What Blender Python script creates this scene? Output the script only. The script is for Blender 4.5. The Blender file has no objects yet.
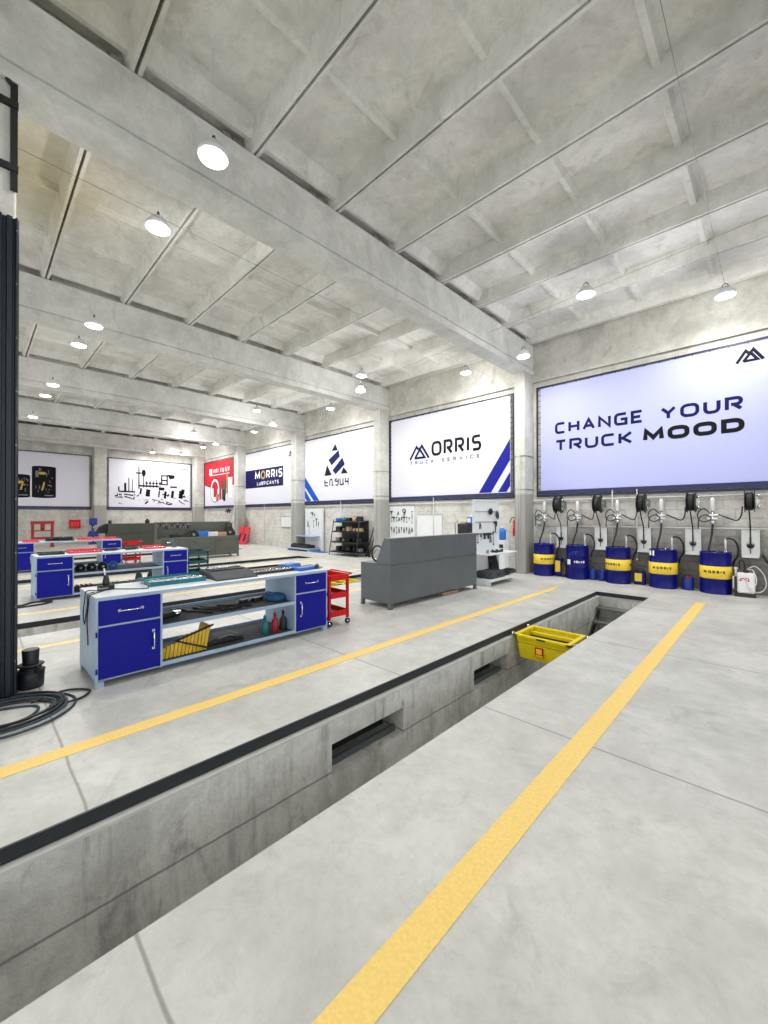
import bpy, math, random
from mathutils import Vector, Matrix
random.seed(7)
S = bpy.context.scene
C = S.collection
PI = math.pi

# ------------------------------------------------------------------ camera
cam_d = bpy.data.cameras.new('camera'); cam = bpy.data.objects.new('camera', cam_d); C.objects.link(cam)
S.camera = cam
cam_d.sensor_fit = 'VERTICAL'; cam_d.sensor_height = 24.0; cam_d.lens = 402.56 / 1024 * 24.0
cam_d.clip_start = 0.05; cam_d.clip_end = 200
yaw, pit, rol = 0.77306656, 0.00613379, -0.00183173
fw = Vector((-math.sin(yaw)*math.cos(pit), math.cos(yaw)*math.cos(pit), math.sin(pit)))
rt = Vector((math.cos(yaw), math.sin(yaw), 0)); up = rt.cross(fw)
r2 = rt*math.cos(rol)+up*math.sin(rol); u2 = -rt*math.sin(rol)+up*math.cos(rol)
M4 = Matrix(((r2.x, u2.x, -fw.x, 0), (r2.y, u2.y, -fw.y, 0), (r2.z, u2.z, -fw.z, 1.70), (0, 0, 0, 1)))
cam.matrix_world = M4

# ------------------------------------------------------------------ light and exposure
S.view_settings.view_transform = 'Standard'
S.view_settings.look = 'None'
S.view_settings.exposure = -0.16
S.view_settings.gamma = 1.0
S.view_settings.use_curve_mapping = False
w = bpy.data.worlds.new('world'); S.world = w; w.use_nodes = True
bgn = w.node_tree.nodes['Background']; bgn.inputs[0].default_value = (0.93, 0.97, 1.0, 1); bgn.inputs[1].default_value = 2.6
LAMP_W = 26.0

# ------------------------------------------------------------------ helpers
def lin(c):
    return tuple((v/255/12.92 if v/255 <= 0.04045 else ((v/255+0.055)/1.055)**2.4) for v in c)
def mat(name, rgb, rough=0.5, metal=0.0, var=0.04, scale=8.0, bump=0.0, emit=None):
    m = bpy.data.materials.new(name); m.use_nodes = True
    nt = m.node_tree; N = nt.nodes; L = nt.links; b = N['Principled BSDF']
    c = lin(rgb)
    b.inputs['Roughness'].default_value = rough; b.inputs['Metallic'].default_value = metal
    tc = N.new('ShaderNodeTexCoord'); no = N.new('ShaderNodeTexNoise'); no.inputs['Scale'].default_value = scale
    no.inputs['Detail'].default_value = 5
    L.new(tc.outputs['Object'], no.inputs['Vector'])
    r = N.new('ShaderNodeValToRGB')
    r.color_ramp.elements[0].position = 0.3; r.color_ramp.elements[1].position = 0.7
    r.color_ramp.elements[0].color = (*[max(0, v*(1-var*2.0)) for v in c], 1)
    r.color_ramp.elements[1].color = (*[min(1, v*(1+var)) for v in c], 1)
    L.new(no.outputs['Fac'], r.inputs['Fac']); L.new(r.outputs['Color'], b.inputs['Base Color'])
    if bump:
        bp = N.new('ShaderNodeBump'); bp.inputs['Strength'].default_value = bump; bp.inputs['Distance'].default_value = 0.02
        L.new(no.outputs['Fac'], bp.inputs['Height']); L.new(bp.outputs['Normal'], b.inputs['Normal'])
    if emit:
        b.inputs['Emission Color'].default_value = (*lin(rgb), 1); b.inputs['Emission Strength'].default_value = emit
    return m
def mix(nt, a, b, fac, mode='MIX'):
    n = nt.nodes.new('ShaderNodeMix'); n.data_type = 'RGBA'; n.blend_type = mode
    for i, v in ((6, a), (7, b), (0, fac)):
        if isinstance(v, (int, float)): n.inputs[i].default_value = v
        elif isinstance(v, tuple): n.inputs[i].default_value = (*v, 1) if len(v) == 3 else v
        else: nt.links.new(v, n.inputs[i])
    return n.outputs[2]
def concrete(name, base, dark, scale=1.0, rough=0.7, bump=0.25, stain=None, stainamt=0.4, blotch=(0.42, 0.62), fine=0.25,
             joints=None, blocks=None, split=None, ochre=None, grain=30, streak=0, zs=.45):
    """worn concrete: large blotches, fine speckle, stains; joints=(axis,start,pitch,width); blocks=(w,h,swap)"""
    m = bpy.data.materials.new(name); m.use_nodes = True
    nt = m.node_tree; N = nt.nodes; L = nt.links; b = N['Principled BSDF']
    b.inputs['Roughness'].default_value = rough
    g = N.new('ShaderNodeNewGeometry')
    pos = g.outputs['Position']
    def noise(s, d=6, rgh=0.6, vec=pos, dist=0.0):
        n = N.new('ShaderNodeTexNoise'); n.inputs['Scale'].default_value = s; n.inputs['Detail'].default_value = d
        n.inputs['Roughness'].default_value = rgh; n.inputs['Distortion'].default_value = dist
        L.new(vec, n.inputs['Vector']); return n.outputs['Fac']
    def ramp(f, p0, p1, v0=0.0, v1=1.0):
        n = N.new('ShaderNodeMapRange'); n.inputs[1].default_value = p0; n.inputs[2].default_value = p1
        n.inputs[3].default_value = v0; n.inputs[4].default_value = v1; L.new(f, n.inputs[0]); return n.outputs[0]
    base_l, dark_l = lin(base), lin(dark)
    n1 = noise(0.9*scale, 10, 0.72, dist=0.15)
    n1b = noise(5.5*scale, 8, 0.75)
    col = mix(nt, base_l, dark_l, ramp(n1, blotch[0], blotch[1]))
    col = mix(nt, col, dark_l, ramp(n1b, 0.47, 0.68, 0, 0.55))
    col = mix(nt, col, (.62, .62, .61), ramp(noise(13*scale, 12, 0.85), 0.50, 0.66, 0, .30), 'MULTIPLY')
    n2 = noise(grain*scale, 4, 0.7)
    col = mix(nt, col, dark_l, ramp(n2, 0.50, 0.75, 0, fine))
    if stain:
        mp = N.new('ShaderNodeMapping'); mp.inputs['Scale'].default_value = (1, 1, zs); L.new(pos, mp.inputs[0])
        n3 = noise(2.3*scale, 7, 0.7, mp.outputs[0], 1.0)
        col = mix(nt, col, lin(stain), ramp(n3, 0.56, 0.72, 0, stainamt))
    if streak:
        mp2 = N.new('ShaderNodeMapping'); mp2.inputs['Scale'].default_value = (5, 5, .5); L.new(pos, mp2.inputs[0])
        col = mix(nt, col, lin(stain), ramp(noise(1.0, 6, 0.7, mp2.outputs[0], .3), 0.52, 0.70, 0, streak))
    sep = N.new('ShaderNodeSeparateXYZ'); L.new(pos, sep.inputs[0])
    def mth(op, a, bb=None):
        n = N.new('ShaderNodeMath'); n.operation = op
        for i, v in ((0, a), (1, bb)):
            if v is None: continue
            if isinstance(v, (int, float)): n.inputs[i].default_value = v
            else: L.new(v, n.inputs[i])
        return n.outputs[0]
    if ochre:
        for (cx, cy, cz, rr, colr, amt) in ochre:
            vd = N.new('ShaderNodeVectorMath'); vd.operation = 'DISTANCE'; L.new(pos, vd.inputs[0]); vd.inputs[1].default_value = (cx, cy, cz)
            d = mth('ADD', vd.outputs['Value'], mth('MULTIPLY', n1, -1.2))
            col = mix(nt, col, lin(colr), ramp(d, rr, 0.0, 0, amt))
    if joints:
        ax, st, pt, wd = joints
        f = mth('ADD', sep.outputs[ax], mth('MULTIPLY', noise(3, 3), 0.02))
        f = mth('MODULO', mth('ADD', f, 100*pt - st + pt/2), pt)
        f = mth('ABSOLUTE', mth('SUBTRACT', f, pt/2 + 0.01))
        col = mix(nt, col, lin((118, 118, 112)), ramp(f, wd, wd*0.3, 0, 0.75))
    hgt = n2
    if blocks:
        bw, bh, swap = blocks
        cmb = N.new('ShaderNodeCombineXYZ')
        L.new(sep.outputs[1 if swap else 0], cmb.inputs[0]); L.new(sep.outputs[2], cmb.inputs[1])
        br = N.new('ShaderNodeTexBrick'); L.new(cmb.outputs[0], br.inputs['Vector'])
        br.inputs['Scale'].default_value = 1.0; br.inputs['Brick Width'].default_value = bw; br.inputs['Row Height'].default_value = bh
        br.inputs['Mortar Size'].default_value = 0.012; br.inputs['Mortar Smooth'].default_value = 0.6
        br.inputs['Color1'].default_value = (1, 1, 1, 1); br.inputs['Color2'].default_value = (.96, .96, .96, 1); br.inputs['Mortar'].default_value = (.92, .92, .92, 1)
        col = mix(nt, col, br.outputs['Color'], 0.7, 'MULTIPLY')
        hgt = mth('ADD', mth('MULTIPLY', n1, 1.2), mth('ADD', mth('MULTIPLY', br.outputs['Fac'], -0.35), noise(7, 5)))
    if split:
        z0, lower = split
        col = mix(nt, col, lin(lower), ramp(mth('ADD', sep.outputs[2], mth('MULTIPLY', noise(6, 4), 0.12)), z0+0.08, z0+0.03, 0, 0.8))
    bp = N.new('ShaderNodeBump'); bp.inputs['Strength'].default_value = bump; bp.inputs['Distance'].default_value = 0.03
    L.new(hgt, bp.inputs['Height']); L.new(bp.outputs['Normal'], b.inputs['Normal'])
    L.new(col, b.inputs['Base Color'])
    return m

class MB:
    def __init__(s): s.v = []; s.f = []; s.m = []; s.sm = []
    def add(s, vs, fs, mi=0, smooth=False):
        o = len(s.v); s.v += [tuple(v) for v in vs]
        for f in fs: s.f.append(tuple(o+i for i in f)); s.m.append(mi); s.sm.append(smooth)
        return s
    def box(s, x0, x1, y0, y1, z0, z1, mi=0, T=None):
        vs = [(x, y, z) for x in (x0, x1) for y in (y0, y1) for z in (z0, z1)]
        if T: vs = [T @ Vector(v) for v in vs]
        return s.add(vs, [(0, 1, 3, 2), (4, 6, 7, 5), (0, 4, 5, 1), (2, 3, 7, 6), (0, 2, 6, 4), (1, 5, 7, 3)], mi)
    def cyl(s, p0, p1, r0, r1=None, n=16, mi=0, cap=True):
        r1 = r0 if r1 is None else r1
        p0 = Vector(p0); p1 = Vector(p1); d = (p1-p0).normalized()
        a = d.orthogonal().normalized(); b = d.cross(a)
        vs = []
        for p, r in ((p0, r0), (p1, r1)):
            for k in range(n):
                t = 2*PI*k/n; vs.append(p + (a*math.cos(t)+b*math.sin(t))*r)
        s.add(vs, [(k, (k+1) % n, n+(k+1) % n, n+k) for k in range(n)], mi, True)
        if cap: s.add(vs, [tuple(range(n))[::-1], tuple(range(n, 2*n))], mi)
        return s
    def lathe(s, prof, c=(0, 0, 0), n=24, mi=0, axis='z'):
        vs = []
        for r, z in prof:
            for k in range(n):
                t = 2*PI*k/n; x, y = r*math.cos(t), r*math.sin(t)
                p = (x, y, z) if axis == 'z' else ((z, x, y) if axis == 'x' else (x, z, y))
                vs.append((c[0]+p[0], c[1]+p[1], c[2]+p[2]))
        fs = []
        for i in range(len(prof)-1):
            for k in range(n):
                fs.append((i*n+k, i*n+(k+1) % n, (i+1)*n+(k+1) % n, (i+1)*n+k))
        s.add(vs, fs, mi, True)
        s.add(vs[:n], [tuple(range(n))[::-1]], mi); s.add(vs[-n:], [tuple(range(n))], mi)
        return s
    def tube(s, pts, r, n=8, mi=0, closed=False):
        pts = [Vector(p) for p in pts]; m = len(pts); vs = []
        a = None
        for i, p in enumerate(pts):
            if closed: d = pts[(i+1) % m]-pts[i-1]
            else: d = pts[min(i+1, m-1)]-pts[max(i-1, 0)]
            d.normalize()
            if a is None: a = d.orthogonal().normalized()
            a = (a - d*a.dot(d))
            a = a.normalized() if a.length > 1e-5 else d.orthogonal().normalized()
            b = d.cross(a)
            for k in range(n):
                t = 2*PI*k/n; vs.append(p+(a*math.cos(t)+b*math.sin(t))*r)
        fs = []
        for i in range(m if closed else m-1):
            j = (i+1) % m
            for k in range(n): fs.append((i*n+k, i*n+(k+1) % n, j*n+(k+1) % n, j*n+k))
        s.add(vs, fs, mi, True)
        if not closed:
            s.add(vs[:n], [tuple(range(n))[::-1]], mi); s.add(vs[-n:], [tuple(range(n))], mi)
        return s
    def prism(s, poly, axis, a0, a1, mi=0):
        """poly in the two other axes (order x,y,z without axis), extruded from a0 to a1"""
        n = len(poly); vs = []
        for a in (a0, a1):
            for p in poly:
                q = list(p); q.insert('xyz'.index(axis), a); vs.append(tuple(q))
        return s.add(vs, [tuple(range(n))[::-1], tuple(range(n, 2*n))]+[(k, (k+1) % n, n+(k+1) % n, n+k) for k in range(n)], mi)
    def polys(s, ps, fn, mi=0):
        for p in ps: s.add([fn(*q) for q in p], [tuple(range(len(p)))], mi)
        return s
    def build(s, name, mats, parent=None, loc=None, bevel=0.0):
        me = bpy.data.meshes.new(name); me.from_pydata(s.v, [], s.f)
        if not isinstance(mats, (list, tuple)): mats = [mats]
        for m in mats: me.materials.append(m)
        me.polygons.foreach_set('material_index', s.m); me.polygons.foreach_set('use_smooth', s.sm)
        me.update()
        o = bpy.data.objects.new(name, me); C.objects.link(o)
        if parent: o.parent = parent
        if loc: o.location = loc
        import bmesh
        bm = bmesh.new(); bm.from_mesh(me)
        closed = all(e.is_manifold for e in bm.edges)
        bmesh.ops.remove_doubles(bm, verts=bm.verts, dist=1e-6)
        bmesh.ops.recalc_face_normals(bm, faces=bm.faces)
        bm.to_mesh(me); bm.free()
        if bevel:
            b = o.modifiers.new('bevel', 'BEVEL'); b.width = bevel; b.segments = 2; b.limit_method = 'ANGLE'; b.angle_limit = 0.9
        return o

def thing(name, label, cat, loc=(0, 0, 0), rz=0, group=None):
    o = bpy.data.objects.new(name, None); C.objects.link(o); o.empty_display_size = 0.1
    o.location = loc; o.rotation_euler = (0, 0, rz)
    o['label'] = label; o['category'] = cat
    if group: o['group'] = group
    return o
def tag(o, label, cat, group=None):
    o['label'] = label; o['category'] = cat
    if group: o['group'] = group
    return o
def struct(o): o['kind'] = 'structure'; return o
def copy_tree(o, parent=None):
    c = o.copy(); C.objects.link(c); c.parent = parent
    for ch in [q for q in bpy.data.objects if q.parent == o]: copy_tree(ch, c)
    return c
def dup(o, loc, rz=None, label=None, group=None):
    c = copy_tree(o); c.location = loc
    if rz is not None: c.rotation_euler = (0, 0, rz)
    if label: c['label'] = label
    if group: c['group'] = group
    return c
def bez(p0, p1, p2, p3, n=12):
    p0, p1, p2, p3 = map(Vector, (p0, p1, p2, p3)); o = []
    for i in range(n+1):
        t = i/n; o.append(p0*(1-t)**3+p1*3*t*(1-t)**2+p2*3*t*t*(1-t)+p3*t**3)
    return o
def spline(pts, n=8, closed=False):
    P = [Vector(p) for p in pts]; m = len(P); o = []
    rng = range(m if closed else m-1)
    for i in rng:
        g = (lambda k: P[k % m]) if closed else (lambda k: P[max(0, min(m-1, k))])
        a, b, c, d = g(i-1), g(i), g(i+1), g(i+2)
        for k in range(n):
            t = k/n
            o.append(0.5*((2*b)+(c-a)*t+(2*a-5*b+4*c-d)*t*t+(3*b-a-3*c+d)*t**3))
    if not closed: o.append(P[-1])
    return o

# ---- stroke lettering: every letter is centre lines in a unit box, thickened to flat ribbons
def A_(cx, cy, rx, ry, a0, a1, n=6):
    return [(cx+rx*math.cos(math.radians(a0+(a1-a0)*i/n)), cy+ry*math.sin(math.radians(a0+(a1-a0)*i/n))) for i in range(n+1)]
GL = {
 'A': (1.0, [[(0, 0), (.5, 1), (1, 0)], [(.2, .32), (.8, .32)]]),
 'B': (.85, [[(0, 0), (0, 1), (.6, 1)]+A_(.62, .77, .3, .23, 90, -90)+[(0, .54)], [(.62, .54)]+A_(.65, .27, .35, .27, 90, -90)+[(0, 0)]]),
 'C': (.9, [[(1, 1), (.35, 1)]+A_(.3, .7, .3, .3, 90, 180)+A_(.3, .3, .3, .3, 180, 270)+[(.35, 0), (1, 0)]]),
 'E': (.8, [[(1, 1), (0, 1), (0, 0), (1, 0)], [(0, .5), (.85, .5)]]),
 'F': (.8, [[(1, 1), (0, 1), (0, 0)], [(0, .5), (.85, .5)]]),
 'G': (.95, [[(1, 1), (.35, 1)]+A_(.3, .7, .3, .3, 90, 180)+A_(.3, .3, .3, .3, 180, 270)+[(.35, 0), (1, 0), (1, .48), (.5, .48)]]),
 'H': (.9, [[(0, 0), (0, 1)], [(1, 0), (1, 1)], [(0, .5), (1, .5)]]),
 'I': (.02, [[(.5, 0), (.5, 1)]]),
 'K': (.85, [[(0, 0), (0, 1)], [(1, 1), (.25, .5), (1, 0)], [(0, .5), (.25, .5)]]),
 'L': (.75, [[(0, 1), (0, 0), (1, 0)]]),
 'M': (1.15, [[(0, 0), (.05, 1), (.5, .2), (.95, 1), (1, 0)]]),
 'N': (.95, [[(0, 0), (0, 1), (1, 0), (1, 1)]]),
 'O': (1.1, [A_(.65, .65, .35, .35, 0, 90)+A_(.35, .65, .35, .35, 90, 180)+A_(.35, .35, .35, .35, 180, 270)+A_(.65, .35, .35, .35, 270, 360)+[(1, .65)]]),
 'D': (1.0, [[(0, 0), (0, 1), (.6, 1)]+A_(.6, .6, .4, .4, 90, 0)+A_(.6, .4, .4, .4, 0, -90)+[(0, 0)]]),
 'R': (.9, [[(0, 0), (0, 1), (.7, 1)]+A_(.7, .72, .3, .28, 90, -90)+[(.3, .44)], [(.5, .44), (1, 0)]]),
 'S': (.85, [[(1, 1), (.3, 1)]+A_(.28, .76, .28, .24, 90, 270)+A_(.72, .26, .28, .26, 90, -90)+[(0, 0)]]),
 'T': (.85, [[(0, 1), (1, 1)], [(.5, 1), (.5, 0)]]),
 'U': (.9, [[(0, 1), (0, .35)]+A_(.35, .35, .35, .35, 180, 270)+A_(.65, .35, .35, .35, 270, 360)+[(1, 1)]]),
 'V': (1.0, [[(0, 1), (.5, 0), (1, 1)]]),
 'Y': (.95, [[(0, 1), (.5, .5), (1, 1)], [(.5, .5), (.5, 0)]]),
 ' ': (.55, []),
 # Armenian capitals used on one banner
 'Ech': (.85, [[(0, 1), (0, .3)]+A_(.3, .3, .3, .3, 180, 270)+[(.5, 0), (1, 0)], [(0, .55), (.9, .55)]]),
 'Rra': (.95, [[(0, 0), (0, .7)]+A_(.3, .7, .3, .3, 180, 90)+A_(.45, .7, .3, .3, 90, 0)+[(.75, 0), (1.1, 0)]]),
 'Yi': (.95, [[(1, 1), (1, .3)]+A_(.7, .3, .3, .3, 360, 270)+[(.2, 0)], [(1, .62), (.35, .62)]+A_(.35, .8, .3, .18, 270, 90)+[(.6, 1)]]),
 'Ayb': (1.0, [[(0, 1), (0, .3)]+A_(.3, .3, .3, .3, 180, 270)+A_(.55, .3, .3, .3, 270, 360)+[(.85, 1)], [(.85, .15), (1.1, 0)]]),
 'Ken': (.9, [[(0, 1), (0, .45), (.75, .45)], [(.75, 1), (.75, 0)]]),
}
_k = [0]
def stroke(pts, sw):
    """mitred ribbon along one centre line; points carry a tiny layer number so crossing ribbons never share a plane"""
    _k[0] = (_k[0]+1) % 4; k = _k[0]
    q = [pts[0]]
    for p in pts[1:]:
        if math.hypot(p[0]-q[-1][0], p[1]-q[-1][1]) > 1e-5: q.append(p)
    closed = len(q) > 2 and math.hypot(q[0][0]-q[-1][0], q[0][1]-q[-1][1]) < 1e-5
    if closed: q = q[:-1]
    n = len(q); sd = []
    def nrm(a, b):
        d = math.hypot(b[0]-a[0], b[1]-a[1]); return (-(b[1]-a[1])/d, (b[0]-a[0])/d)
    for i in range(n):
        a = nrm(q[i-1], q[i]) if (i > 0 or closed) else None
        b = nrm(q[i], q[(i+1) % n]) if (i < n-1 or closed) else None
        a = a or b; b = b or a
        mx, my = a[0]+b[0], a[1]+b[1]; l = math.hypot(mx, my)
        if l < 1e-4: mx, my, l = a[0], a[1], 1.0
        mx, my = mx/l, my/l; c = max(.5, mx*a[0]+my*a[1]); h = sw/2/c
        sd.append(((q[i][0]+mx*h, q[i][1]+my*h, k), (q[i][0]-mx*h, q[i][1]-my*h, k)))
    return [[sd[i][0], sd[i][1], sd[(i+1) % n][1], sd[(i+1) % n][0]] for i in range(n if closed else n-1)]
def lettering(txt, u0, u1, v0, v1, sw, gap=None):
    """flat polys of a line of letters fitted between u0..u1 and v0..v1"""
    gs = [GL[c] for c in txt]; gap = sw*1.5 if gap is None else gap
    tot = sum(g[0] for g in gs); free = (u1-u0)-gap*(len(gs)-1)-sw*len(gs)
    k = free/tot; out = []; u = u0
    for wd, ls in gs:
        W = wd*k
        for l in ls: out += stroke([(u+sw/2+x*W, v0+sw/2+y*(v1-v0-sw)) for x, y in l], sw)
        u += W+sw+gap
    return out

# ------------------------------------------------------------------ materials
m_floor = concrete('concrete_floor', (208, 208, 203), (176, 176, 171), 1.0, 0.42, 0.08, stain=(130, 130, 126), stainamt=0.4, joints=(1, 0.47, 2.7, 0.012), blotch=(0.40, 0.68), fine=0.18)
m_floor.node_tree.nodes['Principled BSDF'].inputs['Specular IOR Level'].default_value = 0.35
m_ceil = concrete('whitewashed_ceiling', (242, 241, 237), (214, 213, 208), 1.0, 0.9, 0.3, stain=(170, 165, 150), stainamt=0.5, grain=45, fine=0.3,
                  ochre=[(-8.0, 0.3, 6.7, 1.5, (196, 182, 134), 0.6), (-4.3, 0.2, 6.3, 1.2, (165, 158, 110), 0.5)])
m_beam = concrete('whitewashed_beam', (232, 232, 228), (206, 206, 202), 1.3, 0.85, 0.25, stain=(150, 148, 140), stainamt=0.35, grain=40)
m_col = concrete('painted_column', (214, 214, 208), (192, 192, 186), 1.8, 0.8, 0.3, stain=(160, 158, 150), stainamt=0.35, split=(2.28, (150, 150, 146)))
m_wall_up = concrete('wall_panel', (222, 220, 213), (190, 188, 181), 1.6, 0.9, 0.5, stain=(125, 122, 114), stainamt=0.5)
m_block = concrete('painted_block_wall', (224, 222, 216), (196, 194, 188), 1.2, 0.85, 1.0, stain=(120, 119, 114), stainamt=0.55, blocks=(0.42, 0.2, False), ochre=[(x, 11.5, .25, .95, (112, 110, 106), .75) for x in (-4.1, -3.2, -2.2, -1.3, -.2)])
m_block_y = concrete('painted_block_end_wall', (216, 214, 206), (186, 184, 176), 1.2, 0.85, 1.0, stain=(120, 119, 114), stainamt=0.5, blocks=(0.42, 0.2, True))
m_pit = concrete('pit_concrete', (228, 228, 223), (186, 186, 180), 1.5, 0.75, 0.3, stain=(96, 93, 88), stainamt=0.65, streak=.55, joints=(2, -0.54, 5.0, 0.012))
m_pitf = concrete('pit_floor_concrete', (120, 120, 116), (84, 84, 80), 1.5, 0.75, 0.3, stain=(60, 58, 54), stainamt=0.6)
m_paint = mat('yellow_floor_paint', (242, 208, 118), 0.6, var=0.045, scale=60)
m_paint_far = mat('faded_floor_paint', (240, 218, 160), 0.6, var=0.10, scale=14)
m_steel_dk = mat('dark_steel', (52, 56, 60), 0.45, 0.4)
m_steel = mat('bare_steel', (150, 152, 152), 0.35, 0.7)
m_chrome = mat('chrome', (215, 217, 220), 0.18, 1.0, var=0.01)
m_blue = mat('cobalt_blue_paint', (12, 18, 138), 0.45, var=0.03)
m_carc = mat('pale_blue_grey_steel', (158, 180, 206), 0.4, var=0.06, scale=3)
m_top = mat('pale_worktop', (214, 220, 224), 0.35, var=0.04, scale=5)
m_mat = mat('dark_shelf_mat', (70, 74, 78), 0.8, var=0.12)
m_grey = mat('slate_grey_paint', (92, 98, 102), 0.38, var=0.05, scale=2.5)
m_olive = mat('olive_grey_paint', (84, 87, 80), 0.45, var=0.06, scale=3)
m_olive_dk = mat('dark_olive_paint', (62, 68, 60), 0.5, var=0.06, scale=3)
m_black = mat('black_rubber', (24, 25, 27), 0.55, var=0.1)
m_black2 = mat('black_plastic', (34, 36, 38), 0.45, var=0.1)
m_navysteel = mat('navy_black_cladding', (26, 38, 50), 0.4, 0.2, var=0.05)
m_white = mat('white_powder_coat', (226, 230, 232), 0.4, var=0.02)
m_whitep = mat('white_plastic', (235, 236, 236), 0.35, var=0.01)
m_red = mat('red_enamel', (206, 26, 32), 0.35, var=0.05)
m_darkred = mat('dark_red_paint', (164, 26, 38), 0.45, var=0.06)
m_pinkred = mat('faded_red_plastic', (224, 62, 78), 0.5, var=0.06)
m_teal = mat('teal_plastic', (10, 112, 128), 0.45, var=0.06)
m_tealdk = mat('dark_teal_steel', (20, 74, 74), 0.45, var=0.08)
m_azure = mat('azure_plastic', (34, 110, 200), 0.4, var=0.05)
m_royal = mat('royal_blue_machine', (20, 48, 140), 0.4, var=0.05)
m_fabric = mat('blue_grey_fabric', (34, 92, 138), 0.8, var=0.1)
m_yellow = mat('yellow_enamel', (232, 208, 32), 0.38, var=0.04)
m_yellowdk = mat('yellow_ribbed_plastic', (216, 178, 44), 0.5, var=0.12, scale=12)
m_band = mat('yellow_drum_band', (246, 212, 60), 0.45, var=0.02)
m_navy = mat('drum_navy', (12, 16, 108), 0.35, var=0.03); m_navy.node_tree.nodes['Principled BSDF'].inputs['Specular IOR Level'].default_value = .25
m_ink = mat('black_print', (10, 10, 14), 0.6, var=0.0)
m_inkblue = mat('navy_print', (14, 16, 84), 0.6, var=0.0)
m_inkroyal = mat('royal_blue_print', (28, 34, 150), 0.6, var=0.0)
m_inksky = mat('bright_blue_print', (22, 84, 200), 0.6, var=0.0)
m_inkgrey = mat('grey_print', (120, 124, 130), 0.6, var=0.0)
m_inkred = mat('red_print', (190, 26, 44), 0.6, var=0.0)
m_inkgreen = mat('green_print', (60, 90, 66), 0.6, var=0.0)
m_inktan = mat('tan_print', (190, 130, 84), 0.6, var=0.0)
m_inkgold = mat('gold_print', (206, 176, 84), 0.6, var=0.0)
m_inkwhite = mat('white_print', (244, 244, 246), 0.6, var=0.0)
m_banner_a = mat('lavender_banner_vinyl', (188, 193, 242), 0.45, var=0.01, scale=0.5)
m_banner = mat('pale_banner_vinyl', (226, 226, 238), 0.45, var=0.01, scale=0.5)
m_frame = mat('dark_navy_frame', (40, 46, 72), 0.45, 0.2)
m_lens = mat('lamp_lens', (255, 252, 244), 0.4, var=0.0, emit=14)
m_cable = mat('blue_black_cable', (34, 54, 72), 0.5, var=0.1)
m_card = mat('brown_cardboard', (176, 146, 112), 0.8)
m_tan = mat('tan_item', (196, 168, 128), 0.7)
m_bronze = mat('dark_green_bottle', (14, 110, 112), 0.3)
for _m in bpy.data.materials:
    if 'print' in _m.name or 'banner' in _m.name or 'enamel' in _m.name or 'cobalt' in _m.name: _m.node_tree.nodes['Principled BSDF'].inputs['Specular IOR Level'].default_value = .2
m_pipe = mat('painted_pipe', (208, 208, 204), 0.5)
m_ochre = mat('ochre_foam', (186, 168, 96), 0.9, var=0.15, scale=10, bump=0.8)

# ------------------------------------------------------------------ setting
XE, XR, YF, YW = -29.8, 6.6, -9.0, 11.55
ZC = 6.65           # underside of the ceiling ribs
BEAMS = [0.62, -5.295, -11.1, -16.95, -23.0, -29.15]
PITS = [(-2.83, -1.87, -3.5, 9.56), (-8.47, -7.55, -3.5, 9.12), (-14.10, -13.18, -3.5, 9.4), (-19.9, -18.98, -3.5, 9.4)]

fl = MB()
xs = sorted([XE-.3, XR+.3]+[p for q in PITS for p in q[:2]])
edges = [XE-.3]
for p in sorted(PITS):
    fl.box(edges[-1], p[0], YF-.3, YW+.3, -.12, 0)
    fl.box(p[0], p[1], YF-.3, p[2], -.12, 0); fl.box(p[0], p[1], p[3], YW+.3, -.12, 0)
    edges.append(p[1])
fl.box(edges[-1], XR+.3, YF-.3, YW+.3, -.12, 0)
struct(fl.build('floor', m_floor))

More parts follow.
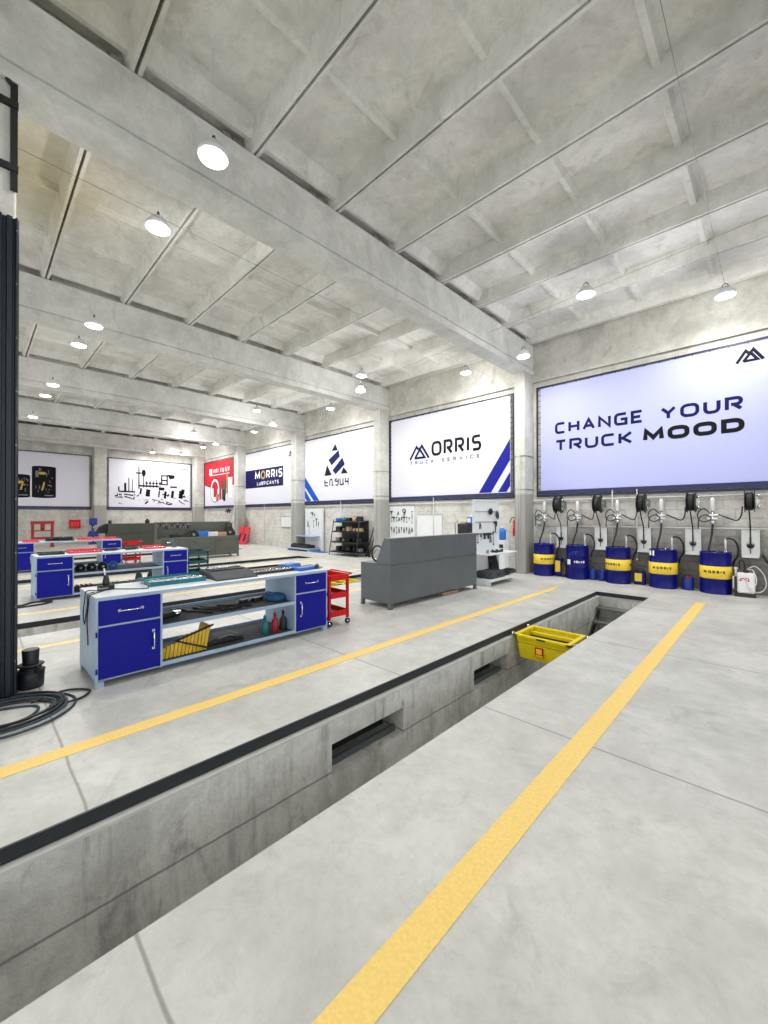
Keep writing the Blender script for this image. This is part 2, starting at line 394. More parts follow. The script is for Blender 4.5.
def wall_holes(mb, x, xo, y0, y1, z0, z1, holes):
    """wall at x..xo with rectangular holes (y0,y1,z0,z1) sharing one z band"""
    if not holes: mb.box(min(x, xo), max(x, xo), y0, y1, z0, z1); return
    a, b = min(x, xo), max(x, xo); hz0, hz1 = holes[0][2], holes[0][3]
    mb.box(a, b, y0, y1, hz1, z1); mb.box(a, b, y0, y1, z0, hz0)
    y = y0
    for h in holes: mb.box(a, b, y, h[0], hz0, hz1); y = h[1]
    mb.box(a, b, y, y1, hz0, hz1)
DEP = -1.45
for i, (a, b, y0, y1) in enumerate(PITS):
    pl = MB()
    holes = [(2.195, 3.13, -.575, -.30), (4.49, 5.40, -.575, -.30)] if i == 0 else []
    wall_holes(pl, a+.05, a-.25, y0, y1, DEP, -.085, holes)
    pl.box(a-.25, a, y0, y1, -.085, -.005)
    struct(pl.build('wall_pit_left', m_pit))
    for h in holes:                                     # dark steel niche linings with a small shelf lip
        nl = MB().box(a-.42, a-.41, h[0]-.02, h[1]+.02, h[2]-.02, h[3]+.02).box(a-.42, a-.25, h[0]-.02, h[1]+.02, h[3], h[3]+.02).box(a-.42, a-.25, h[0]-.02, h[1]+.02, h[2]-.02, h[2]).box(a-.42, a-.25, h[0]-.02, h[0], h[2], h[3]).box(a-.42, a-.25, h[1], h[1]+.02, h[2], h[3])
        nl.box(a-.245, a+.03, h[0]+.004, h[0]+.012, h[2]+.002, h[3]-.002).box(a-.245, a+.03, h[0]+.012, h[1]-.004, h[3]-.012, h[3]-.004).box(a-.1, a-.06, h[0]+.012, h[1]-.004, h[2]+.002, h[2]+.06)
        struct(nl.build('trim_pit_niche', m_grey))
    struct(MB().box(b-.05, b+.25, y0, y1, DEP, -.085).box(b, b+.25, y0, y1, -.085, -.005).build('wall_pit_right', m_pit))
    struct(MB().box(a-.1, b+.1, y1, y1+.2, DEP, -.125).box(a-.1, b+.1, y0-.2, y0, DEP, -.125).build('wall_pit_end', m_pit))
    struct(MB().box(a-.1, b+.1, y0-.2, y1+.2, DEP-.15, DEP).build('floor_pit', m_pitf))
    ed = MB()                                            # steel edging round the mouth
    ed.box(a-.012, a+.004, y0, y1, -.075, .004)
    ed.box(a-.012, b+.01, y1-.004, y1+.03, -.075, .004)
    struct(ed.build('trim_pit_edge', m_steel_dk))
    if i == 0:
        struct(MB().box(a+.004, a+.058, y0, y1-.01, -.1, -.080).build('trim_pit_ledge', m_pipe))

# yellow painted lines
for i, (x, y1) in enumerate(((-3.665, 9.45), (-1.045, 9.73), (-9.24, 9.3), (-6.78, 9.3), (-14.9, 9.4), (-12.4, 9.4))):
    o = MB().box(x-.075, x+.075, -3.5, y1, 0.0005, .003).build('painted_floor_line', m_paint if i < 2 else m_paint_far)
    tag(o, ['yellow painted line on the floor left of the nearest inspection pit', 'yellow painted line crossing the foreground floor right of the nearest pit',
            'faint yellow line on the floor beyond the second pit', 'faint yellow line behind the nearest blue workbench, before the second pit',
            'faint far yellow line beyond the third pit', 'faint far yellow line just before the third pit'][i], 'floor line')

# ceiling: ribbed precast panels between the beams + roof slab above
ce = MB(); ce.box(XE-.3, XR+.3, YF-.3, YW+.3, 6.995, 7.2)
RIB0 = 1.27
for bi in range(len(BEAMS)+0):
    xa = BEAMS[bi]+.0
    if bi == 0: bx0, bx1 = BEAMS[0]+.2, XR
    else: bx0, bx1 = BEAMS[bi]+.2, BEAMS[bi-1]-.2
    off = 0.0 if bi < 2 else (-.2 if bi == 2 else -.1)
    k0 = int((YF-RIB0)/1.44)-1
    for k in range(k0, 8):
        ya = RIB0+off+k*1.44; yb = ya+1.44
        if ya > YW: break
        yb = min(yb, YW+.05)
        if ya < YF-1.4: continue
        g = .017
        # slab
        ce.box(bx0-.05, bx1+.05, ya+g, yb-g, 6.94, 7.0)
        # long ribs (trapezoid, leaning inner face)
        ce.prism([(ya+g, ZC), (ya+.06, ZC), (ya+.125, 6.95), (ya+g, 6.95)], 'x', bx0-.12, bx1+.12)
        ce.prism([(yb-g, ZC), (yb-.06, ZC), (yb-.125, 6.95), (yb-g, 6.95)], 'x', bx0-.12, bx1+.12)
        # end ribs, a little higher than the long ones so a dark slot shows over the beam
        for (xe, s) in ((bx0, 1), (bx1, -1)):
            ce.prism([(xe+.0*s, 6.76), (xe+.06*s, 6.76), (xe+.22*s, 6.95), (xe, 6.95)], 'y', ya+.03, yb-.03)
        n = 3; st = (bx1-bx0)/4
        for q in range(1, n+1):
            x = bx0+st*q
            ce.prism([(x-.035, 6.84), (x+.035, 6.84), (x+.075, 6.95), (x-.075, 6.95)], 'y', ya+.1, yb-.1)
struct(ce.build('ceiling', m_ceil))

# main beams
for i, x in enumerate(BEAMS):
    h = .205
    prof = [(x-h, 5.77), (x+h, 5.77), (x+h, 5.915), (x+h-.045, 5.925), (x+h-.045, 5.945), (x+h-.012, 5.955), (x+h-.012, 6.64),
            (x-h+.012, 6.64), (x-h+.012, 5.955), (x-h+.045, 5.945), (x-h+.045, 5.925), (x-h, 5.915)]
    struct(MB().prism(prof, 'y', YF, YW+.1).build('beam', m_beam, bevel=.012))
struct(MB().box(XE, XE+.25, YF, YW, 6.2, 6.66).build('beam_end', m_beam))

# columns under the beams on the banner wall and in the middle row
COLX = [(-5.43, -5.12), (-11.29, -10.93), (-17.10, -16.68), (-23.28, -22.82), (-29.55, -29.05)]
for i, (a, b) in enumerate(COLX+[(.45, .80)]):
    struct(MB().box(a, b, 10.98, YW+.02, 0, 5.78).build('column', m_col, bevel=.02))
    st = MB().box(a-.012, b+.012, 10.965, YW, 3.36, 3.385).box(a-.012, b+.012, 10.965, YW, 2.40, 2.425)
    struct(st.build('trim_column_strap', m_steel))
    cd = MB().tube([(a+.09, 10.955, .3), (a+.09, 10.955, 3.4)], .012).tube([(a+.15, 10.955, .75), (a+.15, 10.955, 3.4)], .010)
    struct(cd.build('trim_column_conduit', m_pipe))
for x in (BEAMS[1], BEAMS[2], BEAMS[3], BEAMS[4]):
    struct(MB().box(x-.16, x+.16, -.28, .12 if x != BEAMS[1] else .288, 0, 5.78).build('column', m_col, bevel=.02))
struct(MB().box(XE, XE+.42, 5.16, 5.78, 0, 6.2).build('column', m_col, bevel=.02))
struct(MB().box(XE, XE+.42, 10.95, YW, 0, 6.2).build('column', m_col, bevel=.02))

# walls
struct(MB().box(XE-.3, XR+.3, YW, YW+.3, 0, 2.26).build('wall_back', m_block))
struct(MB().box(XE-.3, XR+.3, YW+.04, YW+.3, 2.26, 5.62).box(XE-.3, XR+.3, YW-.02, YW+.3, 5.62, 7.0).box(XE-.3, XR+.3, YW-.05, YW, 5.56, 5.64).build('wall_back_upper', m_wall_up))
struct(MB().box(XE-.3, XE, YF-.3, YW, 0, 2.1).build('wall_left', m_block_y))
struct(MB().box(XE-.3, XE-.02, YF-.3, YW, 2.1, 7.0).build('wall_left_upper', m_wall_up))
# right wall and front wall with open truck gateways that let the daylight in
wr = MB(); y = YF
for (g0, g1) in ((-7.5, -3.0), (-1.2, 3.3), (5.1, 9.6)):
    wr.box(XR, XR+.3, y, g0, 0, 7.0); wr.box(XR, XR+.3, g0, g1, 5.0, 7.0); y = g1
wr.box(XR, XR+.3, y, YW, 0, 7.0)
struct(wr.build('wall_right', m_wall_up))
wf = MB(); x = XE-.3
for bx in BEAMS[::-1][:-1]+[BEAMS[0]]:
    g0, g1 = bx+.75, bx+5.2
    wf.box(x, g0, YF-.3, YF, 0, 7.0); wf.box(g0, g1, YF-.3, YF, 5.2, 7.0); x = g1
wf.box(x, XR+.3, YF-.3, YF, 0, 7.0)
struct(wf.build('wall_front', m_wall_up))
struct(MB().box(-60, 40, -60, 40, -1.9, -1.8).build('ground_outside', m_floor))

# rail under the banners, wall pipe and conduits
struct(MB().tube([(-29.4, YW-.05, 2.10), (XR, YW-.05, 2.10)], .02).build('trim_wall_pipe', m_pipe))
struct(MB().tube([(-5.0, YW-.04, 1.37), (XR, YW-.04, 1.40)], .022).build('trim_oil_pipe', m_pipe))
for x, z0 in ((-2.47, .60), (-3.02, 1.0), (-8.75, 0.1), (-13.9, .1), (-20.6, .1)):
    struct(MB().tube([(x, YW-.06, z0), (x, YW-.06, 2.32)], .014).build('trim_conduit', m_pipe))

# wires stretched under the ceiling
def wire(pts, label):
    tag(MB().tube(pts, .0038, 6).build('ceiling_wire', m_steel), label, 'wire')
wire([(-6.35, -3, 6.05), (-6.45, 4, 6.03), (-6.45, YW, 6.05)], 'thin dark wire stretched below the ceiling beyond the main beam')
wire([(-.72, -3, 6.32), (-.72, 4, 6.29), (-.72, 11.3, 6.3)], 'thin wire stretched below the ceiling towards the lamp over the big slogan banner')
wire([(-10.8, 9.55, 6.24), (-5, 9.0, 6.24), (.5, 8.45, 6.28)], 'thin wire crossing under the ceiling parallel to the banner wall')

# ------------------------------------------------------------------ lamps
def make_lamp(loc, label, first=None):
    if first: r = dup(first, loc, label=label)
    else:
        r = thing('high_bay_lamp', label, 'lamp', loc, group=None)
        MB().lathe([(.05, .16), (.09, .15), (.11, .10), (.15, .07), (.165, .02), (.165, .0)][::-1], n=20).build('housing', m_white, r)
        MB().lathe([(.0, -.035), (.09, -.028), (.145, -.008), (.15, .0)], n=20).build('lens', m_lens, r)
        MB().tube([(-.05, 0, .15), (-.04, 0, .22), (0, 0, .25), (.04, 0, .22), (.05, 0, .15)], .008).build('bracket', m_steel_dk, r)
        MB().tube([(0, 0, .25), (0, 0, 1.32)], .0025).build('cord', m_pipe, r)
    return r
LAMPS = [(-4.50, 1.88, 5.70, 'lamp beside the main beam, nearest to the camera'),
 (-6.55, 1.92, 5.95, 'lamp just beyond the main beam, under the second ceiling bay'),
 (-10.2, 1.78, 5.65, 'lamp at the left end of the second beam'),
 (-12.5, 1.87, 5.95, 'lamp just beyond the left end of the second beam'),
 (-15.84, 1.73, 5.68, 'lamp at the left end of the third beam'),
 (-18.6, 1.82, 5.95, 'lamp beyond the left end of the third beam'),
 (-21.6, 1.73, 5.68, 'lamp far away, closest to the dark cladded pillar'),
 (-2.66, 8.41, 6.00, 'lamp hanging over the first letters of the large slogan banner'),
 (-.70, 10.3, 5.97, 'lamp hanging over the right half of the large slogan banner'),
 (-4.58, 9.77, 5.70, 'lamp on the main beam beside the first column'),
 (-6.72, 10.45, 5.98, 'lamp above the right end of the black lettered truck service banner'),
 (-9.2, 8.45, 6.0, 'lamp in front of the second beam, the upper of the pair there'),
 (-9.68, 8.84, 5.72, 'lamp below the second beam, the lower of the pair there'),
 (-12.9, 10.15, 5.98, 'lamp above the banner with the striped triangle'),
 (-15.4, 8.25, 6.0, 'lamp in front of the third beam, high of the pair'),
 (-16.0, 9.36, 5.68, 'lamp at the third beam beside its column'),
 (-19.3, 10.2, 5.98, 'lamp above the banner with the navy lubricants box'),
 (-21.9, 8.15, 6.0, 'lamp in front of the fourth beam'),
 (-22.45, 9.54, 5.65, 'lamp at the fourth beam beside its column'),
 (-26.0, 10.25, 5.98, 'lamp above the red and white filter banner'),
 (-28.4, 9.75, 5.76, 'lamp in the far corner, the right one over the end banner'),
 (-28.6, 8.1, 5.70, 'lamp over the middle of the far end banner with vehicle parts')]
l0 = None
for (x, y, z, lb) in LAMPS:
    l = make_lamp((x, y, z), 'small bright white ' + lb, l0); l0 = l0 or l
def lamp_light(x, y, z, wv):
    d = bpy.data.lights.new('lamp_light', 'AREA'); d.shape = 'DISK'; d.size = .34; d.energy = wv; d.color = (1.0, .985, .955)
    o = bpy.data.objects.new('lamp_light', d); C.objects.link(o); o.location = (x, y, z-.06)
    if z < 5.75: d.energy = wv*1.5; return      # lamps tight against a beam only shine down
    p = bpy.data.lights.new('lamp_glow', 'POINT'); p.shadow_soft_size = .07; p.energy = wv*1.0; p.color = (1.0, .985, .955)
    o = bpy.data.objects.new('lamp_glow', p); C.objects.link(o); o.location = (x, y, z-.16)
for (x, y, z, lb) in LAMPS: lamp_light(x, y, z, LAMP_W*2.0)
# the same rows of lamps continue over the part of the hall behind the camera
LB = [(2.5, 1.9), (2.5, 8.4), (-4.8, -4), (-10.6, -4), (-16.5, -4), (-22.5, -4), (.9, -4)]
for i, (x, y) in enumerate(LB):
    lb = ['over the aisle behind the camera', 'over the right hand end of the slogan wall', 'first', 'second', 'third', 'fourth', 'fifth'][i]
    make_lamp((x, y, 6.0), 'white lamp ' + lb + (' of the row over the gateway side' if i > 1 else ''), l0); lamp_light(x, y, 6.0, LAMP_W*2.0)

# ------------------------------------------------------------------ banners
def banner(label, side, u0, u1, z0, z1, sheetmat, ticks=True):
    """side 'b' on the back wall (u = x), 'e' on the end wall (u = y)"""
    uc = (u0+u1)/2
    r = thing('wall_banner', label, 'banner', (uc, YW, z0-.14) if side == 'b' else (XE, uc, z0-.14))
    def fn(d):
        if side == 'b': return lambda u, v, k=0: (u-uc, -d-k*.0007, v-(z0-.14))
        return lambda u, v, k=0: (d+k*.0007, u-uc, v-(z0-.14))
    def bx(mb, a0, a1, d0, d1, c0, c1):
        if side == 'b': mb.box(a0-uc, a1-uc, -d1, -d0, c0-(z0-.14), c1-(z0-.14))
        else: mb.box(d0, d1, a0-uc, a1-uc, c0-(z0-.14), c1-(z0-.14))
    s = MB(); bx(s, u0+.12, u1-.12, .035, .045, z0+.05, z1-.06); s.build('sheet', sheetmat, r)
    f = MB()
    bx(f, u0, u0+.035, .02, .06, z0-.12, z1); bx(f, u1-.035, u1, .02, .06, z0-.12, z1)
    bx(f, u0, u1, .02, .06, z1-.035, z1); bx(f, u0, u1, .0, .05, z0-.13, z0-.08)
    f.build('frame', m_frame, r)
    b = MB(); bx(b, u0, u1, .02, .07, z0-.06, z0+.045); b.build('bottom_rail', mat_rail, r)
    if ticks:
        t = MB(); n = int((u1-u0)/.3)
        for k in range(n): u = u0+(k+.5)*(u1-u0)/n; bx(t, u-.006, u+.006, .03, .055, z1-.07, z1-.03)
        n = int((z1-z0)/.16)
        for k in range(n):
            z = z0+(k+.5)*(z1-z0)/n
            bx(t, u0+.03, u0+.125, .03, .05, z-.006, z+.006); bx(t, u1-.125, u1-.03, .03, .05, z-.006, z+.006)
        t.build('lacing', m_steel_dk, r)
    def put(name, ps, m, d=.048):
        return MB().polys(ps, fn(d)).build(name, m, r)
    return r, put
mat_rail = mat('navy_bottom_rail', (40, 46, 92), 0.5)
def slant(ps, u0, v0, k):   # shear for italic letters
    return [[(q[0]+(q[1]-v0)*k, q[1])+tuple(q[2:]) for q in p] for p in ps]
def rect(a, b, c, d): return [(a, c), (b, c), (b, d), (a, d)]
def circle(x, y, rx, ry=None, n=24): return [(x+rx*math.cos(2*PI*k/n), y+(ry or rx)*math.sin(2*PI*k/n)) for k in range(n)]
def mlogo(x0, x1, z0, z1, sw):
    W = x1-x0; H = z1-z0; f = lambda p: [(x0+a*W, z0+b*H) for a, b in p]
    o = []
    for l in ([(0.04, 0), (.36, .95), (.46, .72)], [(.28, .06), (.62, .98), (.96, 0)], [(.48, .85), (.76, .08), (.28, .08)]): o += stroke(f(l), sw)
    return o

# 1 slogan
b1, put = banner('huge lavender banner with the slogan CHANGE YOUR TRUCK MOOD above the blue drums', 'b', -5.0, .38, 2.33, 5.38, m_banner_a)
put('lettering', lettering('CHANGE', -4.47, -2.33, 3.95, 4.27, .070, .07), m_inkblue)
put('lettering', lettering('YOUR', -1.98, -.50, 3.93, 4.24, .070, .07), m_inkblue)
put('lettering', lettering('TRUCK', -4.47, -2.56, 3.46, 3.78, .070, .07), m_inkblue)
put('lettering', lettering('MOOD', -2.34, -.48, 3.46, 3.77, .095, .07), m_ink)
put('logo', mlogo(-.62, -.16, 4.93, 5.18, .055), m_ink)
# 2 truck service
b2, put = banner('white banner reading MORRIS TRUCK SERVICE with two blue diagonal stripes, between the first two columns', 'b', -10.93, -5.70, 2.32, 5.38, m_banner)
put('logo', mlogo(-9.88, -8.92, 3.74, 4.22, .085), m_inkblue)
put('lettering', lettering('ORRIS', -8.84, -6.82, 3.78, 4.30, .095, .09), m_ink)
put('lettering', lettering('TRUCK SERVICE', -9.85, -6.88, 3.54, 3.67, .032, .13), m_inkgrey)
put('stripe', [[(-6.92, 2.39), (-6.48, 2.39), (-5.83, 3.36), (-5.83, 4.02)]], m_inkroyal)
put('stripe', [[(-6.24, 2.39), (-5.95, 2.39), (-5.83, 2.57), (-5.83, 3.0)]], m_inkroyal)
# 3 Armenian
b3, put = banner('white banner with a striped triangle logo and Armenian lettering, between the second and third columns', 'b', -16.78, -11.1, 2.30, 5.36, m_banner)
put('logo', [[(-14.56, 4.60), (-14.12, 4.60), (-14.30, 4.90)], [(-15.10, 3.50), (-14.56, 3.50), (-14.90, 4.00)], [(-13.92, 3.52), (-13.42, 3.52), (-13.72, 3.80)]], m_ink)
put('logo', [[(-14.80, 4.22), (-14.56, 3.95), (-13.98, 4.30), (-14.06, 4.60)], [(-14.50, 3.72), (-14.28, 3.52), (-13.64, 3.92), (-13.80, 4.24)]], m_inkblue)
put('lettering', [p for k, g in enumerate(('Ech', 'Rra', 'Yi', 'Ayb', 'Ken')) for p in lettering([g], -15.1+k*.37*1.0, -15.1+k*.37+.30, 3.0, 3.34, .06)], m_ink)
put('stripe', [[(-16.66, 3.55), (-16.66, 3.05), (-15.95, 2.36), (-15.50, 2.36)]], m_inksky)
put('stripe', [[(-16.66, 2.90), (-16.66, 2.52), (-16.50, 2.36), (-16.15, 2.36)]], m_inksky)
# 4 lubricants
b4, put = banner('white banner with a navy box reading MORRIS LUBRICANTS, between the third and fourth columns', 'b', -23.06, -17.3, 2.26, 5.36, m_banner)
put('printed_box', [rect(-22.94, -18.66, 3.25, 4.30)], m_inkblue, .047)
put('lettering', lettering('M', -21.68, -21.08, 3.72, 4.18, .11)+lettering('RRIS', -20.42, -18.74, 3.72, 4.18, .10, .12), m_inkwhite, .050)
put('lettering', lettering('LUBRICANTS', -21.45, -19.1, 3.38, 3.58, .045, .06), m_inkwhite, .050)
put('gold_ring', stroke(circle(-20.76, 3.95, .2)+[(-20.56, 3.95)], .09), m_inkgold, .050)
put('logo', mlogo(-18.15, -17.75, 4.72, 5.0, .05), m_ink)
# 5 filters
b5, put = banner('red and white banner with oil filters in the far corner of the banner wall', 'b', -29.0, -23.5, 2.26, 5.36, m_banner)
rb = [(-28.88, 5.3)]+[(-28.88+5.26*t/12, 3.75-.25*math.sin(PI*t/12)) for t in range(13)]+[(-23.62, 5.3)]
put('printed_panel', [[(-28.88+5.26*t/12, 3.75-.35*math.sin(PI*t/12)), (-28.88+5.26*(t+1)/12, 3.75-.35*math.sin(PI*(t+1)/12)), (-28.88+5.26*(t+1)/12, 5.3), (-28.88+5.26*t/12, 5.3)] for t in range(12)], m_inkred, .047)
put('lettering', slant(lettering('HIFI FILTER', -27.45, -25.05, 4.50, 4.80, .07), 0, 4.5, .25)+[rect(-28.1, -27.65, 4.42, 4.84), rect(-28.0, -25.0, 4.36, 4.40)], m_inkwhite, .050)
put('printed_filter', stroke(circle(-27.2, 3.35, .62, .70)+[(-26.58, 3.35)], .16)+[rect(-25.2, -24.6, 2.8, 4.1), rect(-24.4, -24.1, 2.7, 3.6)], m_inkwhite, .0495)
put('printed_filter', stroke(circle(-27.2, 3.35, .72, .80)+[(-26.48, 3.35)], .05)+[rect(-25.9, -25.6, 2.6, 3.4)], m_ink, .0505)
put('printed_filter', [rect(-27.4, -26.8, 2.9, 3.5), rect(-26.5, -26.2, 2.7, 3.9)], m_inkred, .051)
put('printed_filter', [rect(-26.1, -25.9, 2.7, 4.0), rect(-25.75, -25.5, 3.0, 3.9)], m_inkgreen, .0515)
put('printed_filter', [rect(-25.45, -25.2, 3.1, 4.3), rect(-27.0, -26.6, 2.6, 3.1)], m_inktan, .0515)
# 6 parts collage on the end wall
b6, put = banner('white banner covered with pictures of black vehicle parts on the far end wall', 'e', 5.86, 10.92, 2.16, 5.30, m_banner)
R = random.Random(3)
def py(px): return 5.86+(px-106)/86*5.06      # banner picture is 86 units wide
ps = []
def bar_(x, z0, z1, w): ps.append(rect(x-w/2, x+w/2, z0, z1))
for (x, z0, z1, w) in ((7.05, 3.2, 4.1, .05), (7.25, 3.2, 4.0, .04), (6.85, 3.2, 3.75, .12), (6.5, 3.2, 3.5, .08), (7.62, 3.4, 4.85, .07), (7.9, 3.5, 4.6, .06)): bar_(x, z0, z1, w)
ps += [circle(7.9, 4.45, .13, .24, 10), rect(7.45, 7.75, 4.38, 4.48), rect(6.5, 7.4, 3.15, 3.24), rect(7.6, 8.8, 3.55, 3.66)]
for k in range(5): ps += [rect(8.05+k*.2, 8.1+k*.2, 3.5, 3.95+.1*(k % 2)), circle(8.07+k*.2, 3.8, .09, .07, 8)]
ps += stroke([(8.98, 3.75), (8.98, 4.35), (9.32, 4.35), (9.32, 3.75), (8.98, 3.75)], .09)+[rect(9.0, 9.3, 3.98, 4.08)]
ps += [[(9.3, 4.45), (9.8, 4.42), (9.78, 4.2), (9.5, 4.12)], rect(9.5, 9.95, 3.55, 3.66), rect(8.8, 9.15, 3.35, 3.55)]
for (x, z, w, h) in ((8.0, 2.95, .24, .42), (7.65, 3.05, .1, .36), (8.75, 2.9, .08, .4), (9.1, 2.85, .14, .44), (9.55, 2.9, .16, .46), (10.05, 2.9, .26, .5), (10.2, 3.1, .2, .3)):
    ps.append([(x, z-h/2+.2), (x+w, z-h/2+.16), (x+w+.06, z+h/2+.2), (x+.05, z+h/2+.24)])
for k in range(46):
    x = R.uniform(6.3, 10.6); z = R.uniform(2.42, 3.1) - (0.0 if x < 10 else .05)
    a = R.uniform(0, PI); l = R.uniform(.06, .22); w_ = R.uniform(.02, .06)
    ps.append([(x+l*math.cos(a)-w_*math.sin(a), z+.5*l*math.sin(a)+w_), (x-l*math.cos(a), z-.5*l*math.sin(a)+w_*.4), (x-l*math.cos(a)+w_, z-.5*l*math.sin(a)-w_), (x+l*math.cos(a), z+.5*l*math.sin(a)-w_)])
put('printed_picture', ps, m_ink)
put('lettering', lettering('AL', 9.95, 10.12, 4.86, 4.94, .03)+[rect(10.16, 10.65, 4.86, 4.90)], m_inkred)
# 7 cans
b7, put = banner('white banner with two black cans on the end wall, beside the dark pillar', 'e', .8, 5.08, 2.16, 5.30, m_banner)
def can(x0, x1, z0, z1):
    n = 12; cx = (x0+x1)/2; rx = (x1-x0)/2
    return [[(cx-rx*math.cos(PI*k/n), z0-.05*math.sin(PI*k/n)) for k in range(n+1)]+[(cx+rx*math.cos(PI*k/n), z1+.06*math.sin(PI*k/n)) for k in range(n+1)]]
put('printed_can', can(2.35, 3.40, 2.72, 4.42)+can(1.45, 2.28, 2.72, 3.90), m_ink)
R = random.Random(5)
ys = []; wsx = []
for (x0, x1, z0, z1) in ((2.4, 3.35, 2.8, 4.35), (1.5, 2.25, 2.8, 3.8)):
    ys += [circle(x0+(x1-x0)*.42, z1-.28, .17, .08, 12), [(x0+.35, z0+.3), (x0+.43, z0+.3), (x0+.52, z0+.75), (x0+.46, z0+.8)], [(x1-.35, z0+.6), (x1-.15, z0+.55), (x1-.2, z0+.62)]]
    for k in range(16):
        x = R.uniform(x0+.1, x1-.1); z = R.uniform(z0+.1, z1-.1)
        wsx.append(rect(x, x+R.uniform(.02, .05), z, z+R.uniform(.05, .2)))
    wsx.append(rect(x1-.45, x1-.06, z0-.02, z0+.05)); wsx.append(rect(x0+.1, x0+.24, z1-.5, z1-.15))
put('printed_emblem', ys, m_inkgold, .050); put('printed_highlight', wsx, m_inkgrey, .0495)

# ------------------------------------------------------------------ cladded pillar at the left edge
pr = thing('cladded_pillar', 'tall navy black ribbed cladding around the pillar at the left edge', 'pillar cladding', (-5.29, 0, 0))
prof = []
xa, xb, ya, yb = .205, .235, -.3, .325     # right hand face carries vertical ribs
pts = [(ya, xa)]
for (p, q) in ((-.27, -.13), (-.11, .03), (.05, .19), (.215, .262), (.275, .30)):
    pts += [(p, xa), (p+.006, xb), (q-.006, xb), (q, xa)]
yb = .305
pts += [(yb, xa), (yb, xa-.02), (ya, xa-.02)]
MB().prism([(x, y) for y, x in pts], 'z', 0, 4.47).build('side_sheet', m_navysteel, pr)
MB().box(-.235, .205, .289, .303, 0, 4.47).build('front_sheet', m_navysteel, pr)
MB().box(-.235, -.21, -.3, .289, 0, 4.47).build('back_sheet', m_navysteel, pr)
sc = MB()
for k in range(9): sc.cyl((.235, .288, .35+k*.5), (.240, .288, .35+k*.5), .006, n=8)
sc.build('screws', m_steel, pr)
pr2 = thing('pillar_bracket', 'black steel bracket strapped to the white pillar above the ribbed cladding', 'bracket', (-5.135, 0, 4.75))
MB().box(.0, .02, .243, .296, 0, 1.02).build('upright', m_black2, pr2)
MB().box(.0, .035, -.29, .30, .18, .24).box(.0, .035, -.29, .30, .78, .84).build('crossbar', m_black2, pr2)
MB().tube([(.02, .26, .98), (.02, .16, 1.1), (.02, -.02, 1.25)], .02).build('brace', m_black2, pr2)

# ------------------------------------------------------------------ oil drums, pumps, reels and drip boards on the banner wall
DR = .275
def on_cyl(r, ca=0.0):
    """u = metres along the circumference (0 faces -y), v = height"""
    return lambda u, v, k=0: ((r+k*.0006)*math.sin((u+ca)/r), -(r+k*.0006)*math.cos((u+ca)/r), v)
def make_drum(x, y, label, kind, ca):
    r = thing('oil_drum', label, 'drum', (x, y, 0))
    prof = [(DR-.012, 0), (DR, .006), (DR, .02), (DR-.006, .03), (DR-.006, .30), (DR+.004, .315), (DR-.006, .33), (DR-.006, .59), (DR+.004, .605), (DR-.006, .62), (DR-.006, .85), (DR, .86), (DR, .876), (DR-.01, .88), (DR-.014, .865), (.02, .862)]
    MB().lathe(prof, n=40).build('body', m_navy, r)
    if kind == 'yellow':
        MB().lathe([(DR-.003, .325), (DR+.0035, .33), (DR+.0035, .585), (DR-.003, .59)], n=40).build('label_band', m_band, r)
        ps = []
        for c in (-.62, 0, .62): ps += lettering('M', c-.19, c-.13, .44, .50, .017)+lettering('ORRIS', c-.10, c+.19, .44, .50, .015, .022)+[rect(c-.12, c+.12, .395, .402)]
        MB().polys(ps, on_cyl(DR+.008, ca)).build('lettering', m_inkblue, r)
    else:
        ps = lettering('VOLVO', .0, .26, .43, .49, .018, .014)
        MB().polys(ps, on_cyl(DR+.006, ca)).build('lettering', m_inkwhite, r)
        MB().polys([rect(-.20, -.09, .38, .51)], on_cyl(DR+.006, 0)).build('sticker', m_whitep, r)
        MB().polys(stroke([(-.04, .66), (-.04, .72), (.01, .72)], .008)+stroke([(.04, .66), (.04, .72), (.10, .72)], .008), on_cyl(DR+.002, .0)).build('stencil', m_azure, r)
    MB().lathe([(.035, 0), (.035, .018), (.0, .018)], (0.0, -.16, .862), 16).lathe([(.02, 0), (.02, .014), (0, .014)], (0.02, .17, .862), 12).build('bung', m_chrome, r)
    return r
DX = [-4.69, -3.79, -2.83, -1.90, -.955]; DY = 11.235
make_drum(DX[0], DY, 'navy drum with yellow band standing against the first column, leftmost of the drums', 'yellow', .22)
make_drum(DX[1], DY, 'all navy drum reading VOLVO, without a yellow band', 'plain', 0)
make_drum(DX[2], DY, 'navy drum with yellow band directly right of the all navy drum', 'yellow', -.08)
d4 = make_drum(DX[3], DY, 'navy drum with yellow band and a white square label on its upper rim', 'yellow', .02)
MB().polys([rect(-.29, -.13, .74, .86)], on_cyl(DR+.004, 0)).build('sticker', m_whitep, d4)
make_drum(DX[4], DY, 'navy drum with yellow band beside the white jug, rightmost of the drums', 'yellow', .0)

